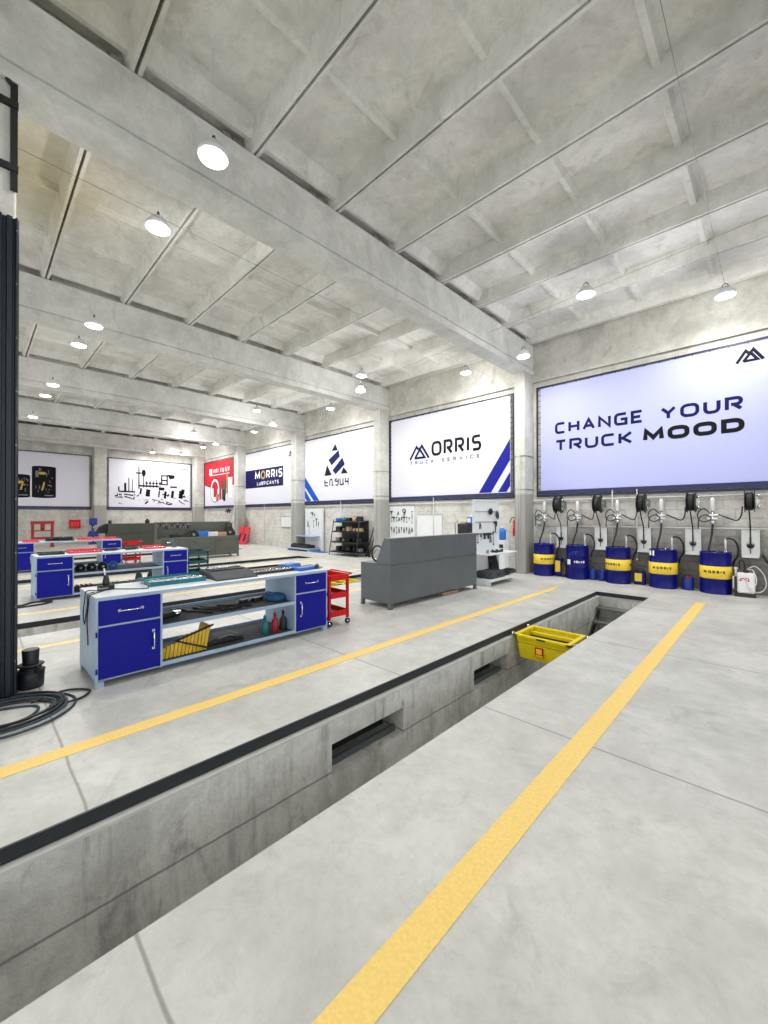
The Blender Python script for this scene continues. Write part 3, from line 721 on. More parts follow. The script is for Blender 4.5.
ORD = ['the leftmost drum', 'the all navy drum', 'the middle drum', 'the drum with the square label', 'the rightmost drum']
BX = [-4.30, -3.30, -2.33, -1.37, -.40]
YP = YW-.12
for i in range(5):
    x = DX[i]-.06
    # pump on the wall above each drum
    p = thing('oil_pump', 'white and chrome oil pump above '+ORD[i], 'pump', (x, YP, 1.45))
    MB().lathe([(.035, .32), (.042, .33), (.042, .56), (.03, .60), (.012, .61)], n=16).build('cylinder', m_whitep, p)
    MB().lathe([(.03, .02), (.045, .03), (.045, .12), (.03, .13), (.028, .32)], n=14).build('pump_body', m_chrome, p)
    MB().box(-.09, .09, -.05, .0, .13, .17).box(-.06, .06, -.03, .119, .2, .24).build('wall_bracket', m_whitep, p)
    MB().cyl((.03, 0, .22), (.12, -.02, .22), .018).cyl((-.11, -.02, .24), (-.03, 0, .24), .018).build('fitting', m_chrome, p)
    # suction hose into the drum
    h = MB().tube(spline([(x, YP-.0, 1.47), (x-.01, YP-.05, 1.25), (x-.04, DY+.0, 1.0), (x-.06, DY-.02, .84)], 6), .020, 10)
    tag(h.build('suction_hose', m_black), 'black hose running from the wall pump down into '+ORD[i], 'hose')
    # coiled hose left of the pump
    hz = 1.70
    h = MB().tube(spline([(x-.05, YP-.02, hz+.02), (x-.15, YP-.06, hz+.12), (x-.25, YP-.05, hz+.02), (x-.24, YP-.04, hz-.12), (x-.13, YP-.06, hz-.18), (x-.02, YP-.05, hz-.10), (x-.12, YP-.05, hz-.02), (x-.23, YP-.05, hz-.10), (x-.25, YP-.05, hz-.34)], 6), .011, 8)
    tag(h.build('air_hose', m_black), 'thin air hose looped beside the pump above '+ORD[i], 'hose')
    # delivery hose pump -> reel
    rx = BX[i]
    h = MB().tube(spline([(x+.10, YP-.02, 1.69), (x*.6+rx*.4, YP-.03, 1.62), (x*.35+rx*.65, YP-.03, 1.56), (rx-.14, YP-.04, 1.66), (rx-.12, YP-.05, 1.86)], 7), .013, 8)
    tag(h.build('delivery_hose', m_black), 'black hose sagging towards the reel right of '+ORD[i], 'hose')
    if i < 5:
        # upright tube with bent return hose at the right of each drum
        t = thing('return_pipe', 'short pipe with black hooked hose standing on '+ORD[i], 'pipe', (DX[i]+.165, DY+.06, .862))
        MB().tube([(0, 0, .0), (0, 0, .30)], .018).build('upright', m_pipe, t)
        MB().tube(spline([(0, 0, .28), (.05, .03, .31), (.14, .06, .27), (.20, .10, .12), (.19, .12, -.06), (.13, .14, -.18), (.11, .16, -.3)], 6), .018, 8).build('hose', m_black, t)
        MB().cyl((0, 0, 0), (0, 0, .03), .03).build('bung', m_chrome, t)
    # drip board with nozzle
    b = thing('drip_board', 'white wall board with drip tray right of '+ORD[i], 'board', (rx, YW, .76))
    MB().box(-.145, .145, -.02, 0, 0, .63).box(-.145, -.135, -.05, 0, 0, .63).box(.135, .145, -.05, 0, 0, .63).build('back_plate', m_whitep, b)
    MB().box(-.145, .145, -.12, -.02, 0, .012).box(-.145, .145, -.12, -.108, 0, .06).box(-.145, -.135, -.12, -.02, 0, .06).box(.135, .145, -.12, -.02, 0, .06).build('drip_tray', m_whitep, b)
    # reel
    q = thing('hose_reel', 'black hose reel above the board right of '+ORD[i], 'hose reel', (rx, YW-.27, 1.96))
    for sx in (-.075, .075):
        MB().lathe([(.05, -.006), (.225, -.006), (.232, 0), (.225, .006), (.05, .006)], (sx, 0, 0), 32, axis='x').build('flange', m_black2, q)
    MB().lathe([(.14, -.065), (.185, -.06), (.19, -.03), (.185, -.01), (.19, .02), (.185, .05), (.14, .065)], n=28, axis='x').build('wound_hose', m_black, q)
    MB().box(.09, .12, -.05, .27, -.09, .09).cyl((.08, 0, 0), (.15, 0, 0), .035).build('bracket', m_whitep if i > 2 else m_steel, q)
    MB().cyl((.12, -.1, .12), (.16, -.1, .12), .03).cyl((.12, -.1, -.12), (.16, -.1, -.12), .03).build('roller', m_chrome, q)
    h = MB().tube(spline([(rx-.01, YW-.42, 1.82), (rx+.0, YW-.30, 1.6), (rx, YW-.12, 1.42), (rx, YW-.09, 1.22)], 6), .013, 8)
    tag(h.build('hanging_hose', m_black), 'black hose hanging from the reel right of '+ORD[i], 'hose')
    g = thing('oil_nozzle', 'black oil nozzle hanging before the board right of '+ORD[i], 'nozzle', (rx, YW-.08, .86))
    MB().lathe([(.010, .36), (.017, .35), (.017, .22), (.02, .2)][::-1], n=10).build('swivel', m_black2, g)
    hd = MB(); hd.lathe([(.0, .10), (.04, .13), (.045, .165), (.03, .2), (.016, .21)], n=12).tube([(-.05, 0, .21), (-.055, 0, .16), (-.02, 0, .11)], .009).tube([(.05, 0, .21), (.055, 0, .16), (.02, 0, .11)], .009)
    hd.build('handle', m_black, g)
    MB().tube([(0, 0, .12), (0, 0, .04), (.0, -.02, .0)], .009).build('spout', m_black2, g)
    MB().box(-.02, .02, .02, .062, .14, .18).build('hook', m_chrome, g)
# small white regulator on the far left
o = thing('pressure_regulator', 'small white regulator on the wall left of the leftmost pump', 'regulator', (-4.93, YW-.06, 1.42))
MB().box(-.05, .05, -.03, .06, 0, .14).build('housing', m_whitep, o); MB().cyl((0, -.03, .2), (0, -.03, .3), .03).tube([(0, -.03, .1), (0, -.03, .22)], .012).build('gauge', m_chrome, o)

# small cans between the drums
def make_can(name, x, y, r0, h, label, body, capm, sticker=None, handle=True, square=False, cat='can'):
    t = thing(name, label, cat, (x, y, 0))
    if square:
        MB().box(-r0, r0, -r0*.7, r0*.7, 0, h).build('body', body, t, bevel=.02)
        MB().lathe([(.03, 0), (.03, .035), (.0, .035)], (-r0*.5, 0, h), 12).build('cap', capm, t)
        if sticker: MB().box(-r0*.8, r0*.5, -r0*.7-.003, -r0*.7, h*.25, h*.86).build('sticker', sticker, t)
    else:
        MB().lathe([(r0*.96, 0), (r0, .01), (r0, h*.88), (r0*.93, h*.92), (r0*.93, h), (.02, h)], n=24).build('body', body, t)
        MB().lathe([(r0*.4, 0), (r0*.4, .035), (0, .035)], (0, 0, h), 14).build('cap', capm, t)
        if sticker: MB().polys([rect(-r0*.7, r0*.7, h*.2, h*.78)], on_cyl(r0+.002)).build('sticker', sticker, t)
    if handle: MB().tube([(-r0*.85, 0, h), (-r0*.5, 0, h+.05), (0, 0, h+.065), (r0*.5, 0, h+.05), (r0*.85, 0, h)], .007).build('handle', m_black, t)
    return t
make_can('oil_canister', -4.285, 11.28, .10, .50, 'dark canister with a large yellow label between the leftmost and the all navy drums', m_navy, m_black, m_band, square=True)
make_can('oil_bottle', -4.125, 11.22, .05, .40, 'slim black bottle with a yellow label touching the all navy drum', m_black2, m_navy, m_band, handle=False, square=False, cat='bottle')
make_can('blue_bucket', -3.43, 11.3, .10, .235, 'small blue bucket right of the all navy drum, the left one of two', m_royal, m_azure)
make_can('blue_bucket', -3.21, 11.3, .10, .235, 'small blue bucket against the middle drum, the right one of two', m_royal, m_azure)
make_can('oil_canister', -2.38, 11.30, .115, .32, 'square navy canister with a yellow label between the middle and fourth drums', m_navy, m_black, m_band, square=True)
make_can('blue_bucket', -1.435, 11.25, .11, .27, 'small blue bucket with a red cap between the last two drums', m_royal, m_red)
wp = thing('drop_pipe', 'thin white pipe end with a round tap hanging above the yellow labelled square canister', 'pipe', (-2.47, YW-.1, .5))
MB().lathe([(.0, -.03), (.025, -.02), (.03, 0), (.025, .02), (.0, .03)], (0, 0, .08)).build('tap', m_pipe, wp); MB().box(-.01, .01, 0, .1, .06, .10).build('bracket', m_pipe, wp)

# white fluid tank with hoses
t = thing('fluid_tank', 'white plastic fluid tank with red mark and hoses, right of the last drum', 'tank', (-.46, 11.12, 0))
MB().box(-.14, .14, -.1, .1, .07, .49).build('body', m_whitep, t, bevel=.035)
MB().box(-.17, .15, -.12, .12, .0, .075).box(-.17, -.15, -.12, .12, .0, .42).build('cradle', m_black2, t, bevel=.008)
MB().tube([(-.145, -.06, .14), (-.19, -.08, .16), (-.19, -.08, .40), (-.145, -.06, .42)], .014).build('handle', m_whitep, t)
MB().polys(stroke([(-.05, .35), (-.09, .33), (-.08, .37), (-.03, .38), (0, .34), (.05, .33), (.04, .38), (-.01, .385)], .016), lambda u, v, k=0: (u, -.1035, v)).build('red_mark', m_inkred, t)
MB().lathe([(.04, .49), (.045, .50), (.045, .54), (.0, .55)], n=14).tube(spline([(-.02, 0, .52), (-.02, -.02, .65), (-.06, -.02, .74), (-.1, 0, .7), (-.1, 0, .55)], 5), .013).build('pump_head', m_black, t)
MB().tube(spline([(.02, -.02, .56), (.14, -.1, .64), (.27, -.1, .48), (.30, -.1, .25), (.2, -.11, .12), (.06, -.12, .16), (.0, -.12, .34)], 6), .009).build('hose', m_pipe, t)
MB().tube(spline([(.03, -.02, .55), (.1, -.05, .56), (.16, -.12, .4), (.14, -.12, .25), (.04, -.12, .22)], 6), .008).build('hose', m_whitep, t)
MB().lathe([(.035, 0), (.035, .03), (0, .035)], (-.16, .06, .55), 12).lathe([(.02, 0), (.02, .13)], (-.16, .06, .42), 10).build('side_cap', m_whitep, t)
o = thing('wall_hose', 'black hose end hanging down the wall right of the white fluid tank', 'hose', (-.10, YW-.1, 0))
MB().tube(spline([(-.12, .0, .86), (-.04, -.02, .7), (.05, -.03, .62), (.15, -.02, .55), (.2, 0, .2), (.22, -.02, .02)], 6), .02).build('hose', m_black, o)
MB().box(.0, .08, .0, .1, .58, .66).build('clip', m_black, o)

# ------------------------------------------------------------------ blue workbenches
def make_bench(loc, label):
    L, D = 2.83, .40          # half depth
    b = thing('workbench', label, 'workbench', loc)
    MB().box(-D, D, 0, L, .862, .878).box(-D, D, 0, L, .878, .888).build('worktop', m_top, b, bevel=.003)
    MB().box(D-.001, D+.004, 0, L, .852, .886).box(-D, D-.01, -.004, .0, .852, .886).build('worktop_edging', m_carc, b)
    for (y0, y1, hs) in ((0, .60, 1), (L-.56, L, -1)):
        f = MB()
        t = .022
        f.box(-D, D-.002, y0, y0+t, .055, .862).box(-D, D-.002, y1-t, y1, .055, .862).box(-D, -D+.01, y0+t, y1-t, .055, .862).box(-D, D-.02, y0+t, y1-t, .055, .075).box(D-.03, D-.002, y0+t, y1-t, .585, .605)
        ya_ = y0 if hs == 1 else y1-.07
        f.box(D-.07, D-.002, ya_, ya_+.07, 0, .055).box(-D, -D+.07, ya_, ya_+.07, 0, .055).box(-D+.1, -D+.17, y0+y1-ya_-.07, y0+y1-ya_, 0, .055)
        f.build('cabinet_body', m_carc, b, bevel=.002)
        dr = MB().box(D-.02, D+.006, y0+t+.004, y1-t-.004, .609, .852).build('drawer', m_blue, b, bevel=.003)
        yc = (y0+y1)/2
        MB().tube([(D+.004, yc-.10, .735), (D+.04, yc-.09, .735), (D+.04, yc+.09, .735), (D+.004, yc+.10, .735)], .008).box(D+.005, D+.012, yc-.115, yc-.085, .722, .748).box(D+.005, D+.012, yc+.085, yc+.115, .722, .748).build('handle', m_chrome, dr)
        do = MB().box(D-.02, D+.006, y0+t+.004, y1-t-.004, .079, .582).build('door', m_blue, b, bevel=.003)
        yh = y1-t-.07 if hs == 1 else y0+t+.07
        MB().tube([(D+.004, yh, .29), (D+.04, yh, .31), (D+.04, yh, .45), (D+.004, yh, .47)], .008).box(D+.005, D+.012, yh-.013, yh+.013, .275, .305).box(D+.005, D+.012, yh-.013, yh+.013, .455, .485).build('handle', m_chrome, do)
        ye = y0+.006 if hs == 1 else y1-.006
        MB().cyl((D+.006, ye, .14), (D+.006, ye, .19), .009).cyl((D+.006, ye, .50), (D+.006, ye, .55), .009).build('hinge', m_blue, b)
    for z in (.075, .475):
        MB().box(-D, D-.02, .60, L-.56, z, z+.015).box(D-.03, D-.004, .60, L-.56, z-.012, z+.028).box(-D, -D+.015, .60, L-.56, z, z+.06).build('shelf', m_carc, b, bevel=.002)
        MB().box(-D+.02, D-.032, .602, L-.562, z+.0155, z+.019).build('shelf_mat', m_mat, b)
    return b
ben1 = make_bench((-5.165, .85, 0), 'long blue workbench in the foreground with drill, tool cases and two open shelves')
ben2 = dup(ben1, (-10.70, .87, 0), label='blue workbench in the second row with red tool trays on top')
ben3 = dup(ben1, (-16.25, .72, 0), label='blue workbench farthest away, seen over the second one')
ZT = .888
def O(name, label, cat, loc, rz=0, group=None): return thing(name, label, cat, loc, rz, group)

# on the foreground bench
t = O('cordless_driver', 'black cordless power tool standing on its battery on the left end of the foreground bench', 'power tool', (-5.20, 1.02, ZT), .3)
MB().box(-.04, .04, -.07, .07, 0, .055).build('battery', m_black, t, bevel=.008)
MB().lathe([(.034, .05), (.034, .09), (.026, .13), (.022, .16), (.01, .165)], n=14).build('motor_housing', m_black2, t)
MB().box(-.041, .041, -.071, .0, .02, .035).build('grey_band', m_steel, t)
MB().tube([(0, -.01, .16), (.0, -.015, .20), (0, -.02, .235)], .008).build('tip', m_whitep, t)
o = MB().tube(spline([(-5.2, 1.06, ZT+.008), (-5.05, 1.2, ZT+.008), (-4.95, 1.35, ZT+.008), (-5.1, 1.4, ZT+.008)], 5), .005)
tag(o.build('power_cable', m_black), 'thin dark cable lying on the worktop near the cordless tool', 'cable')
o = MB().tube(spline([(-5.12, .98, ZT+.008), (-5.0, .88, ZT+.008), (-4.99, .838, ZT-.01), (-5.0, .832, .8), (-5.03, .825, .62), (-5.02, .83, .45), (-5.0, .828, .38)], 6), .006)
tag(o.build('charging_cable', m_black), 'dark cable hanging down the left side of the foreground bench with a plug', 'cable')
o = MB().tube(spline([(-5.15, .95, ZT+.008), (-5.2, .85, ZT+.01), (-5.2, .832, .8), (-5.24, .826, .65), (-5.18, .828, .56), (-5.12, .83, .66), (-5.06, .832, .78), (-5.08, .84, ZT-.01), (-5.1, .9, ZT+.008)], 6), .005)
tag(o.build('charging_cable', m_black), 'dark cable looped over the left side of the foreground bench', 'cable')

def open_case(name, label, cat, loc, rz, w, d, shell, inner, lidang=1.9, n=7, h=.05):
    """open flat tool case; lid hinged at the back (+y side)"""
    t = O(name, label, cat, loc, rz)
    MB().box(-w/2, w/2, -d/2, d/2, 0, .008).box(-w/2, w/2, -d/2, -d/2+.008, 0, h).box(-w/2, w/2, d/2-.008, d/2, 0, h).box(-w/2, -w/2+.008, -d/2, d/2, 0, h).box(w/2-.008, w/2, -d/2, d/2, 0, h).build('case_base', shell, t, bevel=.004)
    MB().box(-w/2+.012, w/2-.012, -d/2+.012, d/2-.012, .008, h-.015).build('tool_insert', inner, t)
    T = Matrix.Translation((0, d/2, h)) @ Matrix.Rotation(lidang, 4, 'X')
    MB().box(-w/2, w/2, -d, 0, 0, .012, T=T).box(-w/2, w/2, -d, -d+.01, -.025, .012, T=T).box(-w/2, -w/2+.01, -d, 0, -.025, .012, T=T).box(w/2-.01, w/2, -d, 0, -.025, .012, T=T).build('lid', shell, t)
    s = MB(); R = random.Random(n)
    for k in range(n):
        x = -w/2+.04+(w-.08)*k/(n-1)
        s.cyl((x, -d*.28, h-.015), (x, -d*.28, h+.012), .012+.006*R.random(), n=10)
        s.cyl((x+.01, -d*.05, h-.004), (x+.012, d*.28, h-.004), .009, n=8)
    s.build('sockets', m_chrome, t)
    return t
open_case('tool_case', 'open teal socket case on the foreground bench', 'tool case', (-5.17, 1.72, ZT), PI/2+.0, .62, .24, m_teal, m_whitep, 3.05, 9)
t = O('parts_tray', 'grey black tray with sloped front and loose tools on the foreground bench', 'tray', (-5.12, 2.36, ZT), 0)
MB().prism([(-.30, 0), (.24, 0), (.24, .015), (.0, .085), (-.30, .10)], 'y', -.27, .27).build('tray_body', m_mat, t, bevel=.006)
MB().box(-.27, -.04, -.24, .24, .098, .101).build('tool_bed', m_black, t)
s = MB(); R = random.Random(4)
for k in range(9): y = -.21+k*.05; s.cyl((-.24, y, .108), (-.10-.08*R.random(), y+.02, .112), .010, n=8)
s.build('sockets', m_chrome, t)
open_case('tool_case', 'long flat open black case with rows of tools in the middle of the foreground bench', 'tool case', (-5.13, 2.98, ZT), PI/2, .70, .24, m_black2, m_tan, 3.1, 12, .035)
t = O('tool_box', 'bright blue closed case near the right end of the foreground bench, the left one', 'tool case', (-5.38, 3.42, ZT), .35)
MB().box(-.10, .10, -.17, .17, 0, .05).build('case', m_azure, t, bevel=.012); MB().box(.095, .115, -.05, .05, .015, .035).build('latch', m_azure, t)
MB().box(-.09, .09, -.15, .15, .05, .06).build('lid', m_azure, t, bevel=.004)
t = O('tool_box', 'bright blue open tool tray at the right end of the foreground bench', 'tool tray', (-5.02, 3.47, ZT), .2)
MB().box(-.10, .10, -.2, .2, 0, .012).box(-.10, -.09, -.2, .2, 0, .045).box(.09, .10, -.2, .2, 0, .045).box(-.1, .1, -.2, -.19, 0, .045).box(-.1, .1, .19, .2, 0, .045).build('tray', m_azure, t, bevel=.003)
s = MB()
for k in range(6): s.cyl((-.06, -.15+k*.06, .03), (.05, -.13+k*.06, .03), .013, n=8)
s.build('sockets', m_steel, t)
t = O('air_ratchet', 'dark air tool leaning over the right corner of the foreground bench', 'power tool', (-5.0, 3.66, ZT), .9)
MB().lathe([(.015, -.11), (.03, -.09), (.033, .02), (.022, .05), (.018, .10)], (0, 0, .034), 12, axis='y').build('body', m_black2, t)
MB().cyl((0, .09, .03), (.0, .09, .065), .02).build('head', m_chrome, t); MB().tube([(0, -.05, .03), (.05, -.06, .02), (.09, -.06, .02)], .012).build('trigger', m_steel, t)

# on the foreground bench's middle shelf
ZS = .494
def bar_tool(label, x, y, rz, L, r=.011, name='breaker_bar', group=None, z=ZS, m=None):
    t = O(name, label, 'hand tool', (x, y, z), rz, group)
    MB().tube([(0, -L/2, r+.002), (0, L/2*.7, r+.002)], r, 8).build('shaft', m or m_black2, t)
    MB().cyl((0, L/2*.68, r+.002), (0, L/2, r+.002), r*1.6, n=10).build('grip', m_black, t)
    MB().box(-r*1.6, r*1.6, -L/2-.03, -L/2+.01, .0, r*2.6).build('head', m_black2, t)
    return t
for k, (y, a, L) in enumerate(((1.86, -1.0, .40), (2.02, -1.05, .46), (2.12, -1.0, .46), (2.20, -.9, .44), (2.34, -.8, .42))):
    bar_tool('dark bar on the middle shelf of the foreground bench, '+['leftmost of five', 'second of five from the left', 'third of five', 'fourth of five from the left', 'rightmost of five'][k], -5.13, y+.1, a, L, group='bars on the middle shelf')
t = O('angle_grinder', 'black hand tool with a bright head at the left end of the middle shelf', 'power tool', (-5.05, 1.60, ZS), .4)
MB().lathe([(.03, -.12), (.036, -.08), (.036, .05), (.028, .09)], (0, 0, .04), 14, axis='y').build('body', m_black, t)
MB().cyl((0, .11, .02), (0, .11, .07), .045, n=20).build('head', m_chrome, t); MB().tube([(0, -.12, .04), (.05, -.18, .015), (.12, -.15, .01)], .006).build('cord', m_black, t)
t = O('socket_wrench', 'dark curved wrench standing out at the left of the middle shelf', 'hand tool', (-5.2, 1.80, ZS), .2)
MB().tube(spline([(0, -.05, .01), (0, .0, .05), (0, .04, .03), (0, .08, .012)], 4), .012).build('handle', m_black2, t); MB().cyl((0, -.06, .0), (0, -.06, .04), .02).build('socket', m_steel, t)
for k, y in enumerate((2.62, 2.80)):
    t = O('impact_socket_rail', ['black block shaped tool on the middle shelf, left of the other', 'black block shaped tool on the middle shelf beside the blue bag'][k], 'hand tool', (-5.24, y, ZS), .3)
    MB().box(-.05, .05, -.08, .08, 0, .05).build('block', m_black2, t, bevel=.006); MB().cyl((0, -.10, .03), (0, -.16, .03), .016).cyl((0, .1, .03), (0, .13, .03), .02).build('drive', m_steel, t)
t = O('tool_bag', 'flat blue fabric bag on the middle shelf at the right', 'bag', (-5.10, 3.02, ZS), 0)
MB().lathe([(.10, 0), (.15, .01), (.155, .05), (.12, .085), (.02, .09)], n=20).build('bag', m_fabric, t)
MB().tube(spline([(-.1, -.1, .07), (-.03, -.12, .12), (.06, -.1, .12), (.12, -.02, .07)], 5), .009).build('strap', m_fabric, t)
# on the lower shelf
ZL = .094
t = O('yellow_crate', 'yellow ribbed plastic crate tipped on the lower shelf of the foreground bench', 'crate', (-5.02, 1.74, ZL), 0)
n = 12; cr = MB()
for k in range(n):
    y = -.26+k*.042
    top = .235-.11*(1-k/(n-1)) if k < 4 else .17+.010*k
    T = Matrix.Translation((0, y, 0)) @ Matrix.Rotation(-.16, 4, 'X')
    cr.box(.13, .15, -.017, .017, .004, top, T=T); cr.box(.118, .132, -.021, .021, .004, top, T=T)
cr.build('ribbed_wall', m_yellowdk, t, bevel=.003)
MB().prism([(-.28, .005), (.22, .005), (.29, .27), (.27, .28), (.20, .02), (-.28, .02)], 'x', -.16, .115).build('floor_panel', m_yellowdk, t)
MB().tube([(.15, .30, .285), (.15, .04, .22), (.15, -.12, .18)], .012).tube([(.15, -.12, .18), (.155, .06, .10), (.155, .22, .03)], .010).build('rim', m_black, t)
t = O('tool_roll', 'flat black bag lying on the lower shelf right of the yellow crate', 'bag', (-5.08, 2.22, ZL), 0)
MB().prism([(-.24, 0), (.26, 0), (.24, .05), (.1, .10), (-.08, .085), (-.2, .05)], 'x', -.14, .14).build('bag', m_black, t, bevel=.02)
MB().tube([(.14, -.1, .08), (.15, .05, .1), (.14, .18, .06)], .008).build('strap', m_steel, t)
def bottle(label, x, y, m, h=.20, r=.045, z=ZL, group=None):
    t = O('spray_bottle', label, 'bottle', (x, y, z), 0, group)
    MB().lathe([(r*.95, 0), (r, .01), (r, h*.55), (r*.8, h*.72), (r*.35, h*.85), (r*.3, h)], n=18).build('body', m, t)
    MB().lathe([(r*.38, h-.005), (r*.38, h+.03), (r*.15, h+.035), (r*.12, h+.055)], n=12).build('cap', m, t)
    return t
bottle('teal bottle on the lower shelf of the foreground bench', -4.97, 2.78, m_bronze, .20, .055)
bottle('red bottle between the teal and black bottles on the lower shelf', -4.95, 2.92, m_darkred, .22, .05)
bottle('black bottle on the lower shelf beside the right cabinet', -4.97, 3.06, m_black2, .22, .05)

# ------------------------------------------------------------------ second and third bench contents
t = O('rubber_tray', 'flat black tray of tools on the left end of the second bench', 'tray', (-10.72, 1.15, ZT))
MB().box(-.18, .18, -.2, .2, 0, .02).box(-.18, -.16, -.2, .2, 0, .05).box(.16, .18, -.2, .2, 0, .04).build('tray', m_black2, t, bevel=.004)
s = MB()
for k in range(7): s.cyl((-.12, -.16+k*.05, .035), (.12, -.15+k*.05, .035), .012, n=8)
s.build('tools', m_black, t)
def red_tray(label, loc, w, nrow=8):
    t = O('red_tool_tray', label, 'tool tray', loc)
    MB().box(-.2, .2, -w/2, w/2, 0, .015).box(-.2, -.185, -w/2, w/2, 0, .07).box(.185, .2, -w/2, w/2, 0, .035).box(-.2, .2, -w/2, -w/2+.015, 0, .04).box(-.2, .2, w/2-.015, w/2, 0, .04).build('tray', m_pinkred, t, bevel=.004)
    s = MB()
    for k in range(nrow): s.cyl((-.14, -w/2+.05+k*(w-.1)/(nrow-1), .03), (.14, -w/2+.06+k*(w-.1)/(nrow-1), .03), .011, n=8)
    s.build('tools', m_chrome, t)
red_tray('long flat red tool tray left of centre on the second bench', (-10.80, 1.72, ZT), .58)
red_tray('flat red tool tray near the right cabinet of the second bench', (-10.85, 3.10, ZT), .42)
for k, (y, lb) in enumerate(((2.22, 'black air wrench lying in the middle of the second bench'), (2.62, 'long black bar tool lying right of the middle of the second bench'))):
    t = O('air_wrench', lb, 'power tool', (-10.75, y, ZT), 0)
    MB().lathe([(.02, -.15), (.03, -.12), (.03, .06), (.02, .1), (.02, .15)], (0, 0, .035), 12, axis='y').build('body', m_black2, t)
    MB().cyl((0, .13, .02), (0, .13, .07), .022).build('head', m_steel, t)
t = O('bench_vise', 'small grey vise on the right end of the second bench', 'vise', (-10.85, 3.56, ZT))
MB().box(-.05, .05, -.05, .05, 0, .05).box(-.035, .035, -.03, .03, .05, .10).build('base', m_grey, t, bevel=.006)
MB().box(-.04, .04, -.09, .0, .10, .18).box(-.04, .04, .02, .06, .10, .18).build('jaws', m_grey, t, bevel=.008)
MB().cyl((0, -.16, .12), (0, .0, .12), .012).cyl((-.06, -.15, .12), (.06, -.15, .12), .006).build('screw', m_chrome, t)
for k in range(4):
    t = O('tool_bag', ['black rounded tool bag on the second bench shelf, leftmost of the row', 'black rounded tool bag second in the row on the shelf', 'grey black rounded tool bag third in the row on the shelf', 'blue rounded tool bag at the right of the row on the shelf'][k], 'bag', (-10.75, 1.64+k*.2, ZS))
    MB().lathe([(.07, 0), (.085, .02), (.085, .10), (.05, .15), (.015, .165)], n=16).build('bag', m_black if k < 3 else m_azure, t)
    MB().lathe([(.02, -.006), (.025, 0), (.02, .006)], (.088, 0, .07), 14, axis='x').build('badge', m_chrome if k == 2 else m_steel, t)
for k in range(3):
    t = O('power_tool_case', ['black open toolbox with red tools at the left of the second bench lower shelf', 'black toolbox in the middle of the second bench lower shelf', 'black and steel toolbox at the right of the second bench lower shelf'][k], 'toolbox', (-10.72, 1.72+k*.5, ZL))
    MB().box(-.12, .12, -.18, .18, 0, .06+.02*(k == 0)).build('box', m_black2, t, bevel=.01)
    s = MB()
    for q in range(4): s.cyl((-.08, -.14+q*.08, .09+.01*(k == 0)), (.09, -.12+q*.08, .08+.01*(k == 0)), .016, n=8)
    s.build('tools', m_red if k == 0 else m_steel, t)
# open space between: things on the floor behind bench one
for k, (x, y) in enumerate(((-11.35, 3.05), (-11.2, 3.28), (-11.1, 3.48))):
    t = O('rubber_cone', ['dark rubber cone standing on the floor under the second bench, the left one', 'dark rubber cone standing on the floor under the second bench, middle', 'dark rubber cone under the second bench, nearest its right cabinet'][k], 'cone', (x-.55, y, 0))
    MB().lathe([(.12, 0), (.12, .02), (.09, .03), (.07, .15), (.04, .21), (.01, .23)], n=18).build('cone', m_black, t)
    MB().lathe([(.04, 0), (.04, .01), (.0, .012)], (0, 0, .228), 12).build('cap', m_black2, t)
t = O('carry_crate', 'small black caddy with a wire handle on the floor beyond the foreground bench', 'caddy', (-9.75, 1.95, 0))
MB().box(-.1, .1, -.16, .16, 0, .09).build('base', m_black, t, bevel=.02); MB().tube([(0, -.1, .08), (0, -.09, .2), (0, .09, .2), (0, .1, .08)], .01).build('handle', m_steel, t)
# third bench
red_tray('flat red tray at the left end of the third bench', (-16.1, 1.25, ZT), .36, 5)
red_tray('long red tray towards the right end of the third bench', (-16.15, 2.72, ZT), .62)
red_tray('flat red tray on the right cabinet of the third bench', (-16.2, 3.30, ZT), .38, 6)
t = O('engine_parts_tray', 'dark tray of engine parts in the middle of the third bench', 'tray', (-16.2, 1.95, ZT))
MB().box(-.2, .2, -.35, .35, 0, .03).build('tray', m_black2, t, bevel=.006)
s = MB(); R = random.Random(9)
for k in range(14): s.lathe([(.03, 0), (.045, .02), (.04, .04+.05*R.random()), (.015, .10)], (R.uniform(-.14, .14), -.3+k*.045, .03), 8)
s.build('parts', m_black, t)

